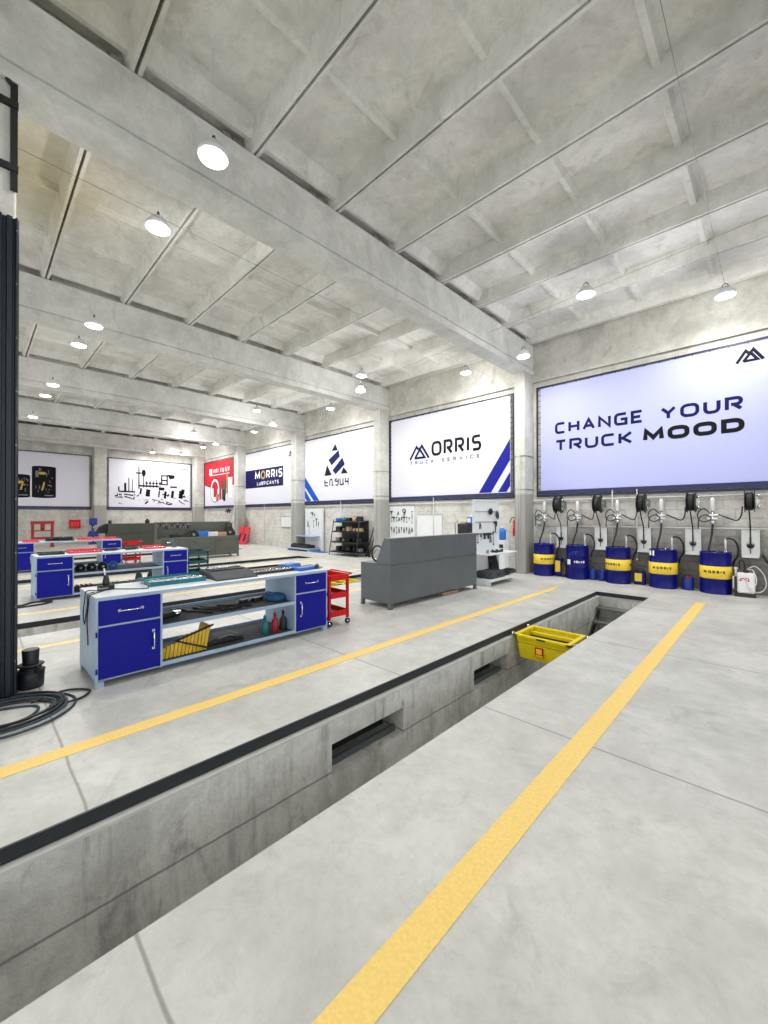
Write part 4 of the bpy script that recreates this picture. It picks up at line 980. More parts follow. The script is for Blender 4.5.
# ------------------------------------------------------------------ hand tools for pegboards (drawn in local x = across the board, y = away from it)
def hand_tool(kind, label, loc, rz, L=.22, group=None):
    t = O(kind, label, 'hand tool', loc, rz, group)
    if kind == 'wrench':
        MB().box(-.009, .009, -.008, 0, -L, 0).build('shank', m_steel, t, bevel=.003)
        MB().lathe([(.009, -.012), (.026, -.012), (.026, 0), (.009, 0)], (0, 0, -.01), 12, axis='y').box(-.024, -.01, -.012, 0, -L-.03, -L+.005).box(.01, .024, -.012, 0, -L-.03, -L+.005).build('jaw', m_black2, t)
    elif kind == 'hammer':
        MB().cyl((0, -.02, -L), (0, -.02, 0), .012).build('handle', m_black2, t); MB().box(-.06, .05, -.04, 0, -.03, .015).build('head', m_black, t, bevel=.004)
    elif kind == 'screwdriver':
        MB().cyl((0, -.015, -L*.5), (0, -.015, 0), .016).build('handle', m_black, t); MB().cyl((0, -.015, -L), (0, -.015, -L*.5), .006).build('shaft', m_chrome, t)
    elif kind == 'pliers':
        MB().tube([(-.035, -.012, -L), (-.02, -.012, -L*.45), (0, -.012, -L*.3)], .010).tube([(.035, -.012, -L), (.02, -.012, -L*.45), (0, -.012, -L*.3)], .010).build('grips', m_black, t)
        MB().prism([(-.02, -L*.35), (.02, -L*.35), (.008, 0), (-.008, 0)], 'y', -.02, 0).build('jaws', m_steel, t)
    elif kind == 'air_gun':
        MB().cyl((0, -.09, -.02), (0, 0, -.02), .028).cyl((0, -.10, -.02), (0, -.15, -.02), .014).build('body', m_black2, t)
        MB().box(-.018, .018, -.05, -.01, -L, -.03).build('grip', m_black, t, bevel=.006)
    return t

# ------------------------------------------------------------------ grey tool cabinet with its blank back towards the pit
def steel_cabinet(loc, rz, label, L, m, up_t=.15, up_b=.34, H=.80, H2=1.27):
    t = O('tool_cabinet', label, 'tool cabinet', loc, rz)
    D = .77
    MB().box(-D, 0, 0, L, .10, H-.012).build('cabinet_body', m, t, bevel=.008)
    MB().box(-D-.006, .006, -.006, L+.006, H-.012, H).build('worktop', m, t, bevel=.003)
    MB().prism([(0, H), (0, H2), (-up_t, H2), (-up_b, H+.06), (-up_b, H)], 'y', 0, L).build('upper_back_box', m, t, bevel=.006)
    for (x, y) in ((-.03, .03), (-.03, L-.03), (-D+.03, .03), (-D+.03, L-.03)):
        MB().box(x-.03, x+.03, y-.03, y+.03, 0, .10).box(x-.04, x+.04, y-.04, y+.04, 0, .008).build('leg', m, t)
    return t
cab = steel_cabinet((-4.925, 5.2, 0), 0, 'long slate grey steel tool cabinet turned with its blank back to the pit', 2.88, m_grey)
for k in range(4):
    y = .04+k*.70
    dd = MB().box(-.785, -.771, y, y+.68, .13, .76).build('door', m_grey, cab, bevel=.003)
    MB().tube([(-.785, y+.60, .38), (-.815, y+.60, .40), (-.815, y+.60, .52), (-.785, y+.60, .54)], .008).build('handle', m_chrome, dd)
MB().box(-.0, .010, .75, 1.2, .102, .104).build('bottom_seam', m_grey, cab)
o = MB().box(-.18, .14, 1.9, 2.6, .0, .06)
tag(MB().box(-5.35, -5.0, 6.9, 7.45, 0.001, .06).build('cardboard_sheet', m_card, bevel=.01), 'flattened brown cardboard lying under the slate grey cabinet', 'cardboard')
t = O('hose_coil_ring', 'round black and chrome band hanging at the left end of the slate grey cabinet', 'hose coil', (-5.31, 5.30, .80))
MB().tube([(.0+.15*math.cos(a*PI/10), -.03, .17+.15*math.sin(a*PI/10)) for a in range(20)], .018, closed=True).build('ring', m_black2, t)
MB().tube([(.0+.11*math.cos(a*PI/10), -.01, .15+.11*math.sin(a*PI/10)) for a in range(20)], .010, closed=True).build('inner_ring', m_chrome, t)

# ------------------------------------------------------------------ white tool display stand
st = O('tool_stand', 'white perforated tool stand with shelves right of the slate grey cabinet', 'tool stand', (-5.25, 8.50, 0))
W = 1.15
MB().box(-.03, .0, 0, W, 0.02, 2.05).box(-.03, .03, -.03, .0, .0, 2.06).box(-.03, .03, W, W+.03, .0, 2.06).box(-.03, .02, 0, W, 2.03, 2.06).build('back_panel', m_white, st, bevel=.003)
MB().box(.0, .42, .0, W+.25, .72, .75).build('shelf', m_white, st, bevel=.008)
MB().box(.0, .45, -.03, W+.1, .10, .16).box(.03, .42, -.0, .05, .0, .10).box(.03, .42, W-.05, W, .0, .10).build('base_shelf', m_white, st, bevel=.006)
for z in (1.22, 1.50, 1.76): MB().box(0, .012, .04, W-.04, z, z+.015).build('hook_rail', m_steel, st)
hand_tools = [('wrench', .15, 1.22, .20, 'short wrench below the lowest rail'), ('screwdriver', .28, 1.22, .18, 'screwdriver second below the lowest rail'), ('air_gun', .42, 1.22, .14, 'black air gun on the left'), ('air_gun', .60, 1.22, .14, 'black air gun on the right'),
     ('pliers', .74, 1.22, .24, 'long pliers below the lowest rail'), ('wrench', .90, 1.24, .30, 'long dark wrench below the lowest rail'), ('hammer', .98, 1.5, .26, 'hammer on the middle rail'), ('pliers', .25, 1.5, .16, 'small pliers on the middle rail'),
     ('screwdriver', 1.04, 1.5, .22, 'screwdriver on the middle rail'), ('wrench', .06, 1.22, .36, 'long wrench at the left edge')]
for k, (kd, y, z, L, lb) in enumerate(hand_tools):
    hand_tool(kd, lb+' of the white tool stand', (-5.236, 8.5+y, z), PI/2, L)
t = O('cable_coil', 'round black coil hanging on the top rail of the white tool stand', 'cable coil', (-5.23, 9.22, 1.77))
MB().lathe([(.03, -.02), (.075, -.02), (.085, 0), (.075, .02), (.03, .02)], (.025, 0, 0), 20, axis='x').build('coil', m_black, t)
t = O('spiral_hose', 'teal grey coiled hose hanging at the right edge of the white tool stand', 'hose', (-5.22, 9.52, 1.70))
for k in range(3): MB().tube([(.02+.015*k, .05*math.cos(a*PI/8), -.02*k+.09*math.sin(a*PI/8)) for a in range(16)], .009, closed=True).build('loop', m_cable, t)
for k, (y, lb, mm) in enumerate(((.25, 'brown handled tool lying left on the shelf of the white tool stand', m_card), (.55, 'dark tool lying in the middle of the white stand shelf', m_black), (.75, 'black tool with white grip on the white stand shelf', m_black2), (.95, 'small black part on the right of the white stand shelf', m_black))):
    t = O('shelf_tool', lb, 'hand tool', (-5.02, 8.5+y, .75), .6+k)
    MB().lathe([(.012, -.1), (.025, -.08), (.025, .02), (.012, .05), (.012, .1)], (0, 0, .027), 10, axis='y').build('body', mm, t)
    MB().box(-.03, .03, .02, .06, 0, .07).build('head', m_black2, t, bevel=.004)
t = O('black_case', 'large black plastic case lying on the base of the white tool stand', 'case', (-5.02, 8.9, .16))
MB().box(-.2, .2, -.33, .33, 0, .17).box(-.21, .21, -.34, .34, .075, .09).build('case_shell', m_mat, t, bevel=.02)
MB().box(.2, .225, -.08, .08, .08, .11).build('handle', m_black, t)
t = O('socket_case', 'black socket case standing upright open behind the large black case', 'case', (-5.12, 9.3, .16))
T = Matrix.Rotation(-.22, 4, 'Y')
MB().box(-.03, .0, -.16, .24, 0, .50, T=T).build('lid', m_black, t)
s = MB()
for k in range(4):
    for q in range(3): s.cyl(T @ Vector((0, -.10+q*.14, .08+k*.11)), T @ Vector((.02, -.10+q*.14, .08+k*.11)), .028, n=12)
s.build('socket_wells', m_steel_dk, t)
MB().box(.0, .24, -.05, .24, .0, .06).build('case_base', m_black, t, bevel=.01)
t = O('open_tool_box', 'small dark box with tools sticking out over the right end of the white stand base', 'toolbox', (-5.02, 9.78, 0))
MB().prism([(-.14, .18), (.14, .18), (.2, .25), (-.2, .25)], 'x', -.14, .14).build('box', m_mat, t)
MB().box(-.1, .1, -.1, .1, 0, .018).box(-.02, .02, -.02, .02, .018, .19).build('foot', m_steel, t)
s = MB()
for k in range(5): s.cyl((-.1+k*.05, -.12, .26), (-.08+k*.05, .12, .28), .014, n=8)
s.build('tools', m_black, t)
# white slim cabinet behind with blue container
t = O('white_dispenser', 'slim white cabinet with dark slots behind the white tool stand', 'cabinet', (-5.52, 10.45, 0))
MB().box(-.11, .11, -.12, .12, 0, .98).build('body', m_white, t, bevel=.01)
for k in range(2): MB().box(-.07, .07, -.135, -.12, .60+k*.16, .70+k*.16).build('slot', m_black, t, bevel=.004)
t = O('water_bottle', 'blue water container on the slim white cabinet', 'container', (-5.55, 10.45, .98))
MB().lathe([(.10, 0), (.115, .01), (.115, .12), (.108, .14), (.115, .16), (.115, .26), (.06, .32), (.03, .34)], n=20).build('body', m_azure, t)
MB().lathe([(.035, .335), (.035, .37), (0, .37)], n=12).build('cap', m_whitep, t)
# fire extinguisher on the column side
t = O('fire_extinguisher', 'red fire extinguisher hanging left of the first column', 'fire extinguisher', (-5.62, YW-.14, 1.05))
MB().lathe([(.06, 0), (.075, .01), (.075, .42), (.05, .48), (.02, .50)], n=20).build('cylinder', m_red, t)
MB().cyl((0, 0, .5), (0, 0, .55), .02).box(-.015, .015, -.09, .02, .54, .56).build('valve', m_black, t)
MB().tube(spline([(0, -.02, .53), (-.08, -.04, .55), (-.14, -.03, .45), (-.17, -.02, .40)], 5), .012).build('hose', m_black, t)
MB().box(-.03, .03, .02, .138, .2, .25).build('wall_hook', m_steel, t); MB().polys([rect(-.03, .03, .24, .40)], on_cyl(.077)).build('label', m_whitep, t)

# welding / battery trolley peeping over the grey cabinet
t = O('welding_machine', 'black machine with handle seen over the right end of the slate grey cabinet', 'machine', (-6.62, 10.4, 0))
MB().box(-.22, .17, -.25, .25, .12, 1.42).build('body', m_black2, t, bevel=.02)
MB().box(-.19, .15, -.262, -.25, 1.05, 1.38).build('front_panel', m_steel_dk, t)
for k in range(5): MB().box(-.16, .12, -.268, -.262, 1.08+k*.06, 1.10+k*.06).build('vent', m_black, t)
MB().tube([(-.30, -.2, .9), (-.34, -.2, 1.42), (-.25, -.2, 1.52), (-.2, -.2, 1.40)], .014).build('handle', m_steel, t)
MB().box(-.22, .17, -.26, .26, 0, .12).build('plinth', m_black, t)
t = O('blue_canister', 'blue and white can standing on top of the black machine', 'can', (-6.48, 10.35, 1.42))
MB().box(-.10, .10, -.1, .1, 0, .20).build('body', m_azure, t, bevel=.02); MB().box(-.08, .04, -.104, -.1, .04, .16).build('label', m_whitep, t); MB().lathe([(.05, .20), (.05, .25), (0, .26)], n=12).build('cap', m_whitep, t)
t = O('tool_pouch', 'small tan box on the black machine left of the blue can', 'box', (-6.74, 10.35, 1.42))
MB().box(-.08, .12, -.08, .08, 0, .05).build('box', m_tan, t, bevel=.008); MB().box(-.07, .11, -.07, .07, .05, .06).build('lid', m_tan, t)

# pegboard and blank board on the wall behind the grey cabinet
def wall_board(label, x0, x1, z0, z1, name='wall_board', group=None):
    t = O(name, label, 'board', ((x0+x1)/2, YW, z0))
    w = (x1-x0)/2
    MB().box(-w, w, -.04, 0, 0, z1-z0).build('panel', m_white, t, bevel=.004)
    MB().box(-w-.01, w+.01, -.05, -.0, z1-z0, z1-z0+.015).box(-w-.01, w+.01, -.05, 0, -.015, 0).build('edge_trim', m_steel, t)
    return t
wall_board('white pegboard with hanging tools right of the second column', -10.91, -9.66, .70, 2.02, 'pegboard')
R = random.Random(11)
TW = YW-.045
rows = [(1.82, 4, .16), (1.60, 9, .20), (1.22, 9, .26)]
for ri, (z, n, L) in enumerate(rows):
    for k in range(n):
        x = -10.80+k*1.04/(n-1)
        kd = ['screwdriver', 'wrench', 'pliers', 'hammer'][R.randrange(4)] if ri else ['hammer', 'pliers', 'screwdriver', 'wrench'][k]
        pos = ['upper', 'middle', 'lower'][ri]
        num = ['first', 'second', 'third', 'fourth', 'fifth', 'sixth', 'seventh', 'eighth', 'ninth'][k]
        hand_tool(kd, 'dark %s, %s from left in the %s row of the pegboard by the second column' % (kd, num, pos), (x, TW, z), 0, L*R.uniform(.7, 1.1))
t = O('caliper_gauge', 'round headed gauge hanging on the pegboard by the second column', 'hand tool', (-10.15, TW, 1.84))
MB().tube([(.07*math.cos(a*PI/8), -.015, .07*math.sin(a*PI/8)) for a in range(16)], .014, closed=True).build('dial', m_black, t); MB().cyl((0, -.015, -.07), (0, -.015, -.2), .012).build('stem', m_black, t)
wall_board('blank white board on the wall above the slate grey cabinet', -9.52, -8.40, .72, 1.68)
wall_board('small blank white box on the wall left of the third column', -18.85, -17.80, 1.05, 1.60)
wall_board('small white notice beside the far wall fan', -24.6, -24.2, 1.3, 1.7)

# ------------------------------------------------------------------ second white stand near the third column
st2 = O('tool_stand', 'white tool stand with a base tray leaning by the third column', 'tool stand', (-16.45, YW-.12, 0))
MB().box(-.02, 1.25, .0, .05, 0.02, 1.98).box(1.25, 1.32, -.03, .06, 0, 2.0).box(-.06, -.02, -.03, .06, 0, 2.0).build('back_panel', m_white, st2, bevel=.004)
MB().box(-.6, 1.1, -.75, -.02, .08, .13).box(-.58, -.5, -.7, -.1, 0, .08).box(1.0, 1.08, -.7, -.1, 0, .08).build('base_shelf', m_carc, st2, bevel=.005)
MB().box(-.55, 1.1, -.45, -.0, .66, .69).build('shelf', m_carc, st2, bevel=.004)
t = O('socket_tray', 'dark low tray with round holes on the base of the stand by the third column', 'tray', (-16.25, YW-.5, .13))
MB().box(-.65, .75, -.22, .2, 0, .14).build('tray', m_black2, t, bevel=.01)
s = MB()
for k in range(10): s.lathe([(.03, 0), (.05, .01), (.05, .05), (.03, .05)], (-.58+k*.14, -.1, .14), 12)
s.build('sockets', m_black, t)
t = O('rubber_mat', 'flat blue mat on the floor right of the stand by the third column', 'mat', (-14.8, YW-.55, 0))
MB().box(-.5, .4, -.2, .2, 0.0, .03).build('mat', m_azure, t, bevel=.01); MB().box(-.45, .35, -.15, .15, .03, .034).build('mat_top', m_royal, t)
R = random.Random(21)
for k, (x, z, kd, L) in enumerate(((-15.9, 1.80, 'air_gun', .14), (-16.3, 1.42, 'pliers', .3), (-16.2, 1.15, 'wrench', .35), (-15.85, 1.42, 'wrench', .3), (-15.6, 1.5, 'hammer', .34), (-15.45, 1.35, 'screwdriver', .3), (-15.75, 1.75, 'screwdriver', .2))):
    hand_tool(kd, 'dark %s, %s on the white stand by the third column' % (kd, ['at the top', 'at the left edge', 'low at the left', 'in the middle', 'right of the middle', 'at the right edge', 'just below the top'][k]), (x, YW-.125, z), 0, L)

# black shelf rack between second and third columns
rk = O('shelf_rack', 'black steel rack with four sloping shelves left of the second column', 'rack', (-12.75, 10.95, 0))
fr = MB()
for x in (-.85, .85):
    for (ya, yb) in ((-.35, -.12), (.35, .35)): fr.tube([(x, ya, 0), (x*.96, yb, 1.5)], .018, 6)
    for z in (.15, .55, .98, 1.38): fr.tube([(x, -.35+.23*z/1.5, z), (x, .35, z+.05)], .014, 6)
fr.build('frame', m_steel_dk, rk)
for z in (.12, .52, .95, 1.36):
    sh = MB(); y0 = -.35+.23*z/1.5
    sh.prism([(y0, z), (y0, z+.05), (y0+.012, z+.05), (y0+.012, z+.012), (.35, z+.06), (.35, z+.05)], 'x', -.85, .85)
    sh.build('shelf', m_steel_dk, rk)
MB().box(-.8, .85, .35, .36, .1, 1.45).build('back_sheet', m_black2, rk)
R = random.Random(31)
names = ['lowest', 'second', 'third', 'top']
for zi, z in enumerate((.135, .535, .965, 1.375)):
    for k in range(5):
        x = -.7+k*.33; nm = 'spare_part'
        mm = [m_black2, m_black, m_steel, m_tan, m_azure][R.randrange(3 if zi < 2 else 4)] if zi != 3 else [m_azure, m_teal, m_black, m_tan, m_black][k]
        t = O(nm, '%s on the %s shelf of the black rack, %s from the left' % (['dark machine part', 'black part bin', 'metal part', 'pale part', 'blue part'][[m_black2, m_black, m_steel, m_tan, m_azure].index(mm)] if mm in (m_black2, m_black, m_steel, m_tan, m_azure) else 'teal can', names[zi], ['first', 'second', 'third', 'fourth', 'fifth'][k]), 'part', (rk.location.x+x, 10.95+.08, z+.045), R.uniform(-.3, .3))
        h = R.uniform(.10, .19)
        if k % 2 or mm == m_teal:
            MB().lathe([(.07, 0), (.09, .015), (.085, h*.7), (.05, h), (.02, h+.02)], n=12).build('body', mm, t)
            MB().cyl((0, 0, h), (0, 0, h+.04), .03, n=10).build('cap', m_black, t)
        else:
            MB().box(-.12, .12, -.1, .1, 0, h).build('body', mm, t, bevel=.012)
            MB().box(-.09, .09, -.08, .08, h, h+.015).build('lid', mm, t)
for k in range(2):
    t = O('steel_profile', ['long dark bar leaning on the wall beside the black rack, left one', 'long dark bar leaning on the wall beside the black rack, right one'][k], 'bar', (-11.78+k*.16, 11.15, 0))
    MB().tube([(0, -.1, 0.02), (0, .34, 1.2)], .025).build('bar', m_steel_dk, t); MB().cyl((0, -.12, .0), (0, -.09, .04), .04).build('foot', m_black, t)

# ------------------------------------------------------------------ tool carts
def cart(loc, rz, label, m, mt, W=.40, D=.62, H=.76):
    t = O('tool_cart', label, 'tool cart', loc, rz)
    for (x, y) in ((-W/2, -D/2), (W/2, -D/2), (-W/2, D/2), (W/2, D/2)):
        MB().box(x-.018, x+.018, y-.018, y+.018, .09, H).build('post', m, t)
        wl = MB().lathe([(.014, -.014), (.042, -.014), (.045, 0), (.042, .014), (.014, .014)], (x, y, .045), 18, axis='x').build('wheel', m_black, t)
        MB().lathe([(.004, -.017), (.016, -.017), (.016, .017), (.004, .017)], (x, y, .045), 10, axis='x').box(x-.02, x+.02, y-.02, y+.02, .085, .10).build('caster', m_chrome, wl)
    for k, z in enumerate((.14, .42, H-.07)):
        f = MB().box(-W/2-.01, W/2+.01, -D/2-.01, D/2+.01, z, z+.01)
        for (a, b, c, d) in ((-W/2-.012, W/2+.012, -D/2-.018, -D/2-.006), (-W/2-.012, W/2+.012, D/2+.006, D/2+.018), (-W/2-.018, -W/2-.006, -D/2-.012, D/2+.012), (W/2+.006, W/2+.018, -D/2-.012, D/2+.012)):
            f.box(a, b, c, d, z, z+.085)
        f.build('tray', m, t, bevel=.003)
        if k < 2: MB().box(-W/2+.01, W/2-.01, -D/2+.01, D/2-.01, z+.011, z+.02).build('liner', mt, t)
    MB().tube([(-W/2, D/2+.02, H), (-W/2, D/2+.09, H+.015), (W/2, D/2+.09, H+.015), (W/2, D/2+.02, H)], .012).build('handle', m, t)
    return t
cart((-5.10, 3.96, 0), -.05, 'red three tier tool cart on wheels at the right end of the foreground bench', m_red, m_black, .54, .34)
cart((-11.15, 4.15, 0), 0, 'dark green two shelf cart right of the second bench', m_tealdk, m_tealdk, .60, .50, .74)
cart((-16.1, 3.88, 0), 0, 'red tool cart right of the third bench, far away', m_red, m_black, .55, .42, .76)

# ------------------------------------------------------------------ long benches with tool boards far away
t = steel_cabinet((-15.93, 4.78, 0), 0, 'long olive grey cabinet with a crowded tool board, beyond the second bench', 2.95, m_olive, .04, .05, .80, .8005)
MB().box(-.80, -.76, 0, 2.95, .80, 1.42).box(-.80, -.5, 0, .04, .80, 1.42).build('tool_board', m_olive, t)
MB().box(-.80, -.60, 2.75, 2.95, .80, 1.36).build('end_box', m_olive_dk, t)
for k in range(3):
    dd = MB().box(0.0, .014, .06+k*.96, .98+k*.96, .13, .76).build('door', m_olive, t, bevel=.004)
    MB().box(.014, .03, .12+k*.96, .26+k*.96, .66, .68).build('handle', m_steel_dk, dd)
R = random.Random(41)
for k in range(12):
    kd = ['wrench', 'screwdriver', 'wrench', 'pliers'][k % 4]
    hand_tool(kd, 'far %s number %s along the top edge of the olive tool board' % (kd, ['one', 'two', 'three', 'four', 'five', 'six', 'seven', 'eight', 'nine', 'ten', 'eleven', 'twelve'][k]), (-16.685, 4.9+k*.10, 1.38), PI/2, R.uniform(.14, .26))
for k, (y, mm, lb) in enumerate(((.65, m_black2, 'dark jack lying left on the olive cabinet'), (1.25, m_black, 'black angled part on the olive cabinet'), (1.62, m_azure, 'bright blue case on the olive cabinet'), (2.0, m_white, 'pale boxed part right of the blue case on the olive cabinet'), (2.35, m_card, 'brown part on the olive cabinet'), (2.72, m_black, 'black rounded cover at the right end of the olive cabinet'))):
    t = O('machine_part', lb, 'tool', (-16.30, 4.78+y, .80), R.uniform(-.3, .3))
    h = [.16, .34, .26, .22, .2, .46][k]
    if k in (1, 5):
        MB().prism([(-.2, 0), (.2, 0), (.22, h*.35), (.05, h), (-.1, h*.9), (-.22, h*.3)], 'x', -.1, .1).build('body', mm, t, bevel=.02)
        MB().cyl((-.1, 0, h*.4), (.13, 0, h*.4), .05).build('knob', m_steel, t)
    else:
        MB().box(-.12, .12, -.2, .2, 0, h).build('body', mm, t, bevel=.02); MB().box(-.02, .02, -.1, .1, h, h+.03).build('handle', m_black, t)
t = steel_cabinet((-21.9, 4.4, 0), 0, 'dark olive steel cabinet farther away, left of the crowded tool board', 3.3, m_olive_dk, .15, .3, .85, 1.30)
t = O('machine_cover', 'black rounded machine on the left end of the dark olive cabinet', 'machine', (-22.45, 4.45, .85))
MB().prism([(-.45, 0), (.5, 0), (.5, .28), (.3, .42), (-.05, .45), (-.3, .3)], 'x', -.25, .18).build('cover', m_black, t, bevel=.03)
MB().cyl((0, .1, .42), (0, .1, .6), .07).build('filler', m_black2, t)
t = O('lubricator', 'small black knob shaped tool on top of the dark olive cabinet', 'tool', (-22.0, 6.0, 1.30))
MB().lathe([(.08, 0), (.1, .03), (.1, .12), (.06, .16), (.03, .22)], n=14).build('body', m_black, t); MB().cyl((-.1, 0, .1), (.1, 0, .1), .02).build('bar', m_black2, t)

# far wall: red press, red cabinet, blue machine
t = O('hydraulic_press', 'dark red hydraulic press frame near the far end wall', 'press', (-27.9, 2.64, 0))
for y in (-.40, .40): MB().box(-.06, .06, y-.06, y+.06, 0, 1.30).box(-.30, .30, y-.07, y+.07, 0, .06).build('upright', m_darkred, t)
MB().box(-.07, .07, -.48, .48, 1.22, 1.38).build('head_beam', m_darkred, t, bevel=.006); MB().box(-.06, .06, -.40, .40, .84, .90).box(-.08, .08, -.42, .42, .42, .54).build('cross_beam', m_darkred, t)
MB().cyl((0, 0, .92), (0, 0, 1.24), .09).cyl((0, 0, .84), (0, 0, .92), .05).build('ram', m_darkred, t)
t = O('wall_cabinet', 'small red first aid style cabinet on the far end wall', 'cabinet', (XE, 4.28, .92))
MB().box(0, .16, -.26, .26, 0, .50).build('box', m_red, t, bevel=.01)
for k in range(3): MB().box(.16, .175, -.20+k*.14, -.10+k*.14, .10, .38).build('window', m_pinkred, t)
t = O('drill_press', 'blue pillar machine beside the column of the far end wall', 'machine', (-28.5, 4.95, 0))
MB().box(-.22, .22, -.2, .2, 0, .12).build('base', m_royal, t, bevel=.01); MB().cyl((0, 0, .1), (0, 0, 1.15), .055).build('column', m_royal, t)
MB().box(-.2, .25, -.17, .17, 1.12, 1.52).build('head', m_royal, t, bevel=.04); MB().prism([(-.25, .45), (.25, .45), (.18, .75), (-.18, .75)], 'x', -.18, .22).build('table', m_royal, t)
MB().cyl((.16, 0, .9), (.16, 0, 1.12), .03).build('spindle', m_chrome, t)
# red folded floor guards leaning on the wall near the fourth column
for k in range(2):
    t = O('floor_guard', ['faded red plastic guard leaning on the banner wall, left one of two', 'faded red plastic guard leaning on the banner wall, right one of two'][k], 'guard', (-22.35+k*.62, 11.0, 0), .75)
    MB().prism([(-.42, 0.02), (-.02, 0.0), (.22, .98), (.0, 1.02), (-.1, .85), (-.12, .6), (-.3, .35)], 'y', -.06, .17).build('shell', m_pinkred, t, bevel=.02)
    MB().prism([(-.2, .2), (-.1, .2), (.02, .62), (-.06, .62)], 'y', -.09, -.06).build('slot', m_black2, t)
    MB().box(-.1, .1, .1, .38, .5, .54).build('prop', m_darkred, t)
# fan like black fixture far on the wall
t = O('wall_fan', 'black branching coat hook fixture near the far corner of the banner wall', 'fixture', (-24.9, YW, 1.95))
MB().cyl((0, -.2, 0), (0, 0, 0), .03).build('arm', m_black, t)
for a in range(6): MB().tube([(0, -.2, 0), (.4*math.cos(a*PI/3+.3), -.2, .16*math.sin(a*PI/3+.3))], .035).build('blade', m_black, t)
t = O('work_jacket', 'grey brown jacket hanging on the side of the fourth column', 'jacket', (-22.62, 11.25, .95))
MB().lathe([(.05, .62), (.12, .58), (.17, .45), (.16, .2), (.19, 0), (.12, .0)][::-1], n=14).build('body', mat('faded_brown_cloth', (150, 138, 134), .9, var=.1), t)
MB().tube([(0, 0, .6), (-.10, .1, .66), (-.20, .2, .64)], .012).build('hanger', m_steel_dk, t)

# ------------------------------------------------------------------ yellow pit trays
def pit_tray(loc, label, W=.86, D=.62):
    t = O('pit_drain_tray', label, 'drain tray', loc)
    # tapered open tub
    w2, d2, wb, db, zt, zb = W/2-.06, D/2-.03, W/2-.10, D/2-.07, -.02, -.34
    f = MB()
    def ring(w, d, z): return [(-w, -d, z), (w, -d, z), (w, d, z), (-w, d, z)]
    vs = ring(w2, d2, zt)+ring(wb, db, zb)+ring(w2-.01, d2-.01, zt)+ring(wb-.01, db-.01, zb+.01)
    fs = [(k, (k+1) % 4, 4+(k+1) % 4, 4+k) for k in range(4)]+[(8+k, 12+k, 12+(k+1) % 4, 8+(k+1) % 4) for k in range(4)]+[(4, 5, 6, 7), (12, 15, 14, 13)]+[(k, 8+k, 8+(k+1) % 4, (k+1) % 4) for k in range(4)]
    f.add(vs, fs); f.build('tub', m_yellow, t)
    fr = MB()
    fr.box(-W/2+.03, W/2-.03, -D/2, -D/2+.05, -.035, .0).box(-W/2+.03, W/2-.03, D/2-.05, D/2, -.035, .0).box(-W/2+.03, -W/2+.09, -D/2, D/2, -.036, .001).box(W/2-.09, W/2-.03, -D/2, D/2, -.036, .001)
    fr.build('rim_frame', m_yellow, t, bevel=.004)
    MB().box(-w2+.02, w2-.02, -.02+D*.22, .04+D*.22, -.09, -.05).build('cross_plate', m_yellow, t)
    MB().box(-w2+.01, w2-.01, -d2+.01, d2-.01, -.12, -.115).build('mesh_grid', m_steel_dk, t)
    for sx in (-1, 1):
        for sy in (-1, 1):
            rr = MB().cyl((sx*(W/2-.04), sy*(D/2-.06), -.018), (sx*(W/2+.01), sy*(D/2-.06), -.018), .012).cyl((sx*(W/2-.01), sy*(D/2-.06), -.018), (sx*(W/2+.03), sy*(D/2-.06), -.018), .030)
            rr.build('roller', m_chrome, t)
    MB().box(-.06, .06, -D/2-.004, -D/2, -.03, -.012).build('grip_slot', m_black, t)
    yb = -d2+.025
    MB().box(-.10, .02, yb-.02, yb-.012, -.27, -.14).build('warning_label', m_red, t)
    MB().box(-.08, .0, yb-.023, yb-.02, -.23, -.16).box(-.09, .01, yb-.023, yb-.02, -.265, -.245).build('label_print', m_band, t)
    return t
pit_tray((-2.35, 5.82, -.03), 'yellow steel drain tray hanging on rollers in the nearest pit')
pit_tray((-8.01, 6.6, .02), 'yellow steel drain tray in the second pit, partly hidden by the red cart', .86, .7)
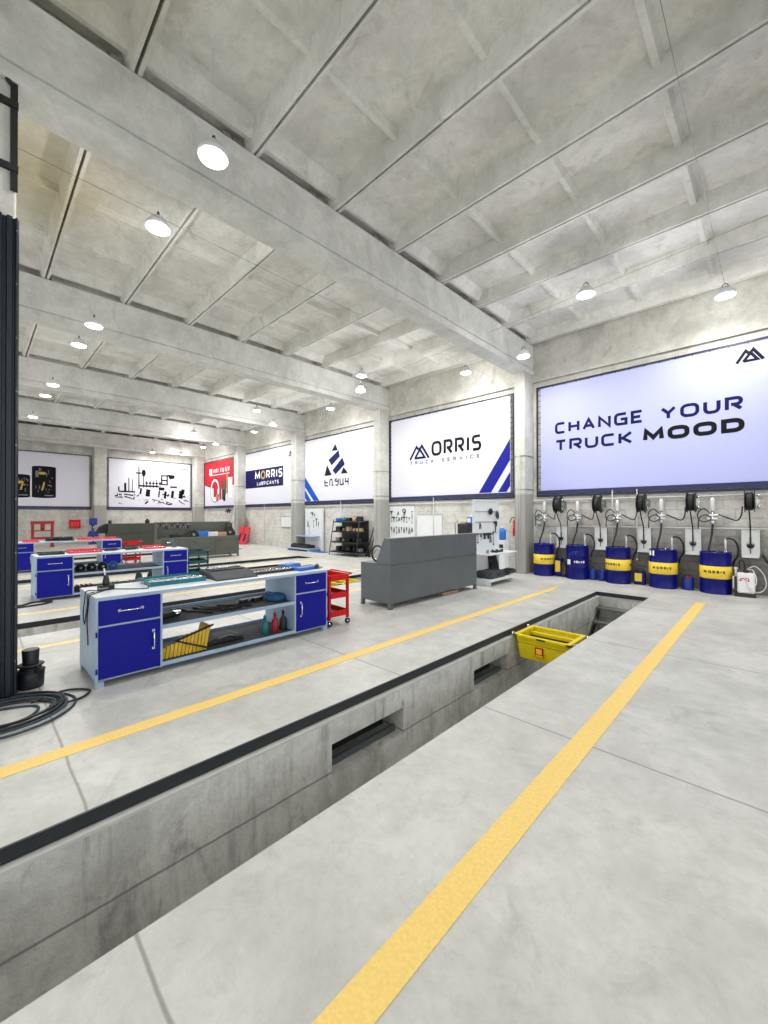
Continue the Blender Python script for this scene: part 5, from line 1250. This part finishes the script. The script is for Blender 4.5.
# stairs at the far end of the first pit
t = O('pit_stairs', 'dark concrete and steel steps at the far end of the nearest pit', 'stairs', (-2.35, 9.55, 0))
for k in range(5):
    MB().box(-.40, .40, -.30-.25*k, -.04-.25*k, -.32-.25*k, -.28-.25*k).build('tread', m_pitf, t)
MB().prism([(-.04, -.28), (-.04, -.45), (-1.30, -1.44), (-1.34, -1.25)], 'x', -.42, -.40).prism([(-.04, -.28), (-.04, -.45), (-1.30, -1.44), (-1.34, -1.25)], 'x', .39, .409).build('stringer', m_steel_dk, t)

# ------------------------------------------------------------------ floor items at the left
t = O('drain_funnel', 'black plastic funnel bucket on the floor right of the dark cladded pillar', 'bucket', (-5.30, .415, 0)); t.scale = (.88, .88, .92)
MB().lathe([(.11, 0), (.118, .01), (.125, .16), (.118, .17)], n=28).build('lower_bucket', m_black2, t)
MB().lathe([(.118, .165), (.13, .172), (.13, .182), (.10, .19), (.09, .21), (.115, .232), (.122, .24), (.115, .248), (.07, .25)], n=28).build('collar', m_black, t)
MB().lathe([(.075, .22), (.072, .27), (.078, .40), (.073, .405)], n=24).build('upper_cup', m_black2, t)
MB().tube([(.12, .03, .18), (.15, .06, .22), (.125, .04, .25)], .012).build('lug', m_black, t)
R = random.Random(2)
t = O('cable_coil', 'loosely coiled dark blue and black cable on the floor at the left edge', 'cable', (-4.66, .18, 0))
for k in range(9):
    rx, ry = .20+.028*k+.01*R.random(), .30+.022*k
    cx, cy = R.uniform(-.03, .03), R.uniform(-.06, .06)+.0*k; ph = R.uniform(0, .5)
    pts = []
    for a in range(40):
        an = 2*PI*a/40
        pts.append((cx+rx*math.cos(an+ph)+.012*math.sin(3*an+k), cy+ry*math.sin(an+ph)+.01*math.cos(2*an+k), .013+.008*(k % 4)+.006*math.sin(2*an+k)))
    MB().tube(pts, .0105, 8, closed=True).build('cable_loop', m_cable if k % 2 == 0 else m_black, t)
MB().tube(spline([(-.1, .2, .03), (-.25, .45, .014), (-.1, .62, .012), (.06, .52, .014), (.1, .3, .03)], 8), .0105, 8).build('cable_loop', m_black, t)
# loose things far left under the benches
o = MB().tube(spline([(-10.2, .4, .012), (-10.1, .65, .012), (-10.3, .85, .012), (-10.15, 1.1, .012), (-9.95, .9, .012), (-9.9, .5, .012)], 6), .02)
tag(o.build('air_hose', m_black), 'tangled dark hose on the floor at the left end of the second bench', 'hose')
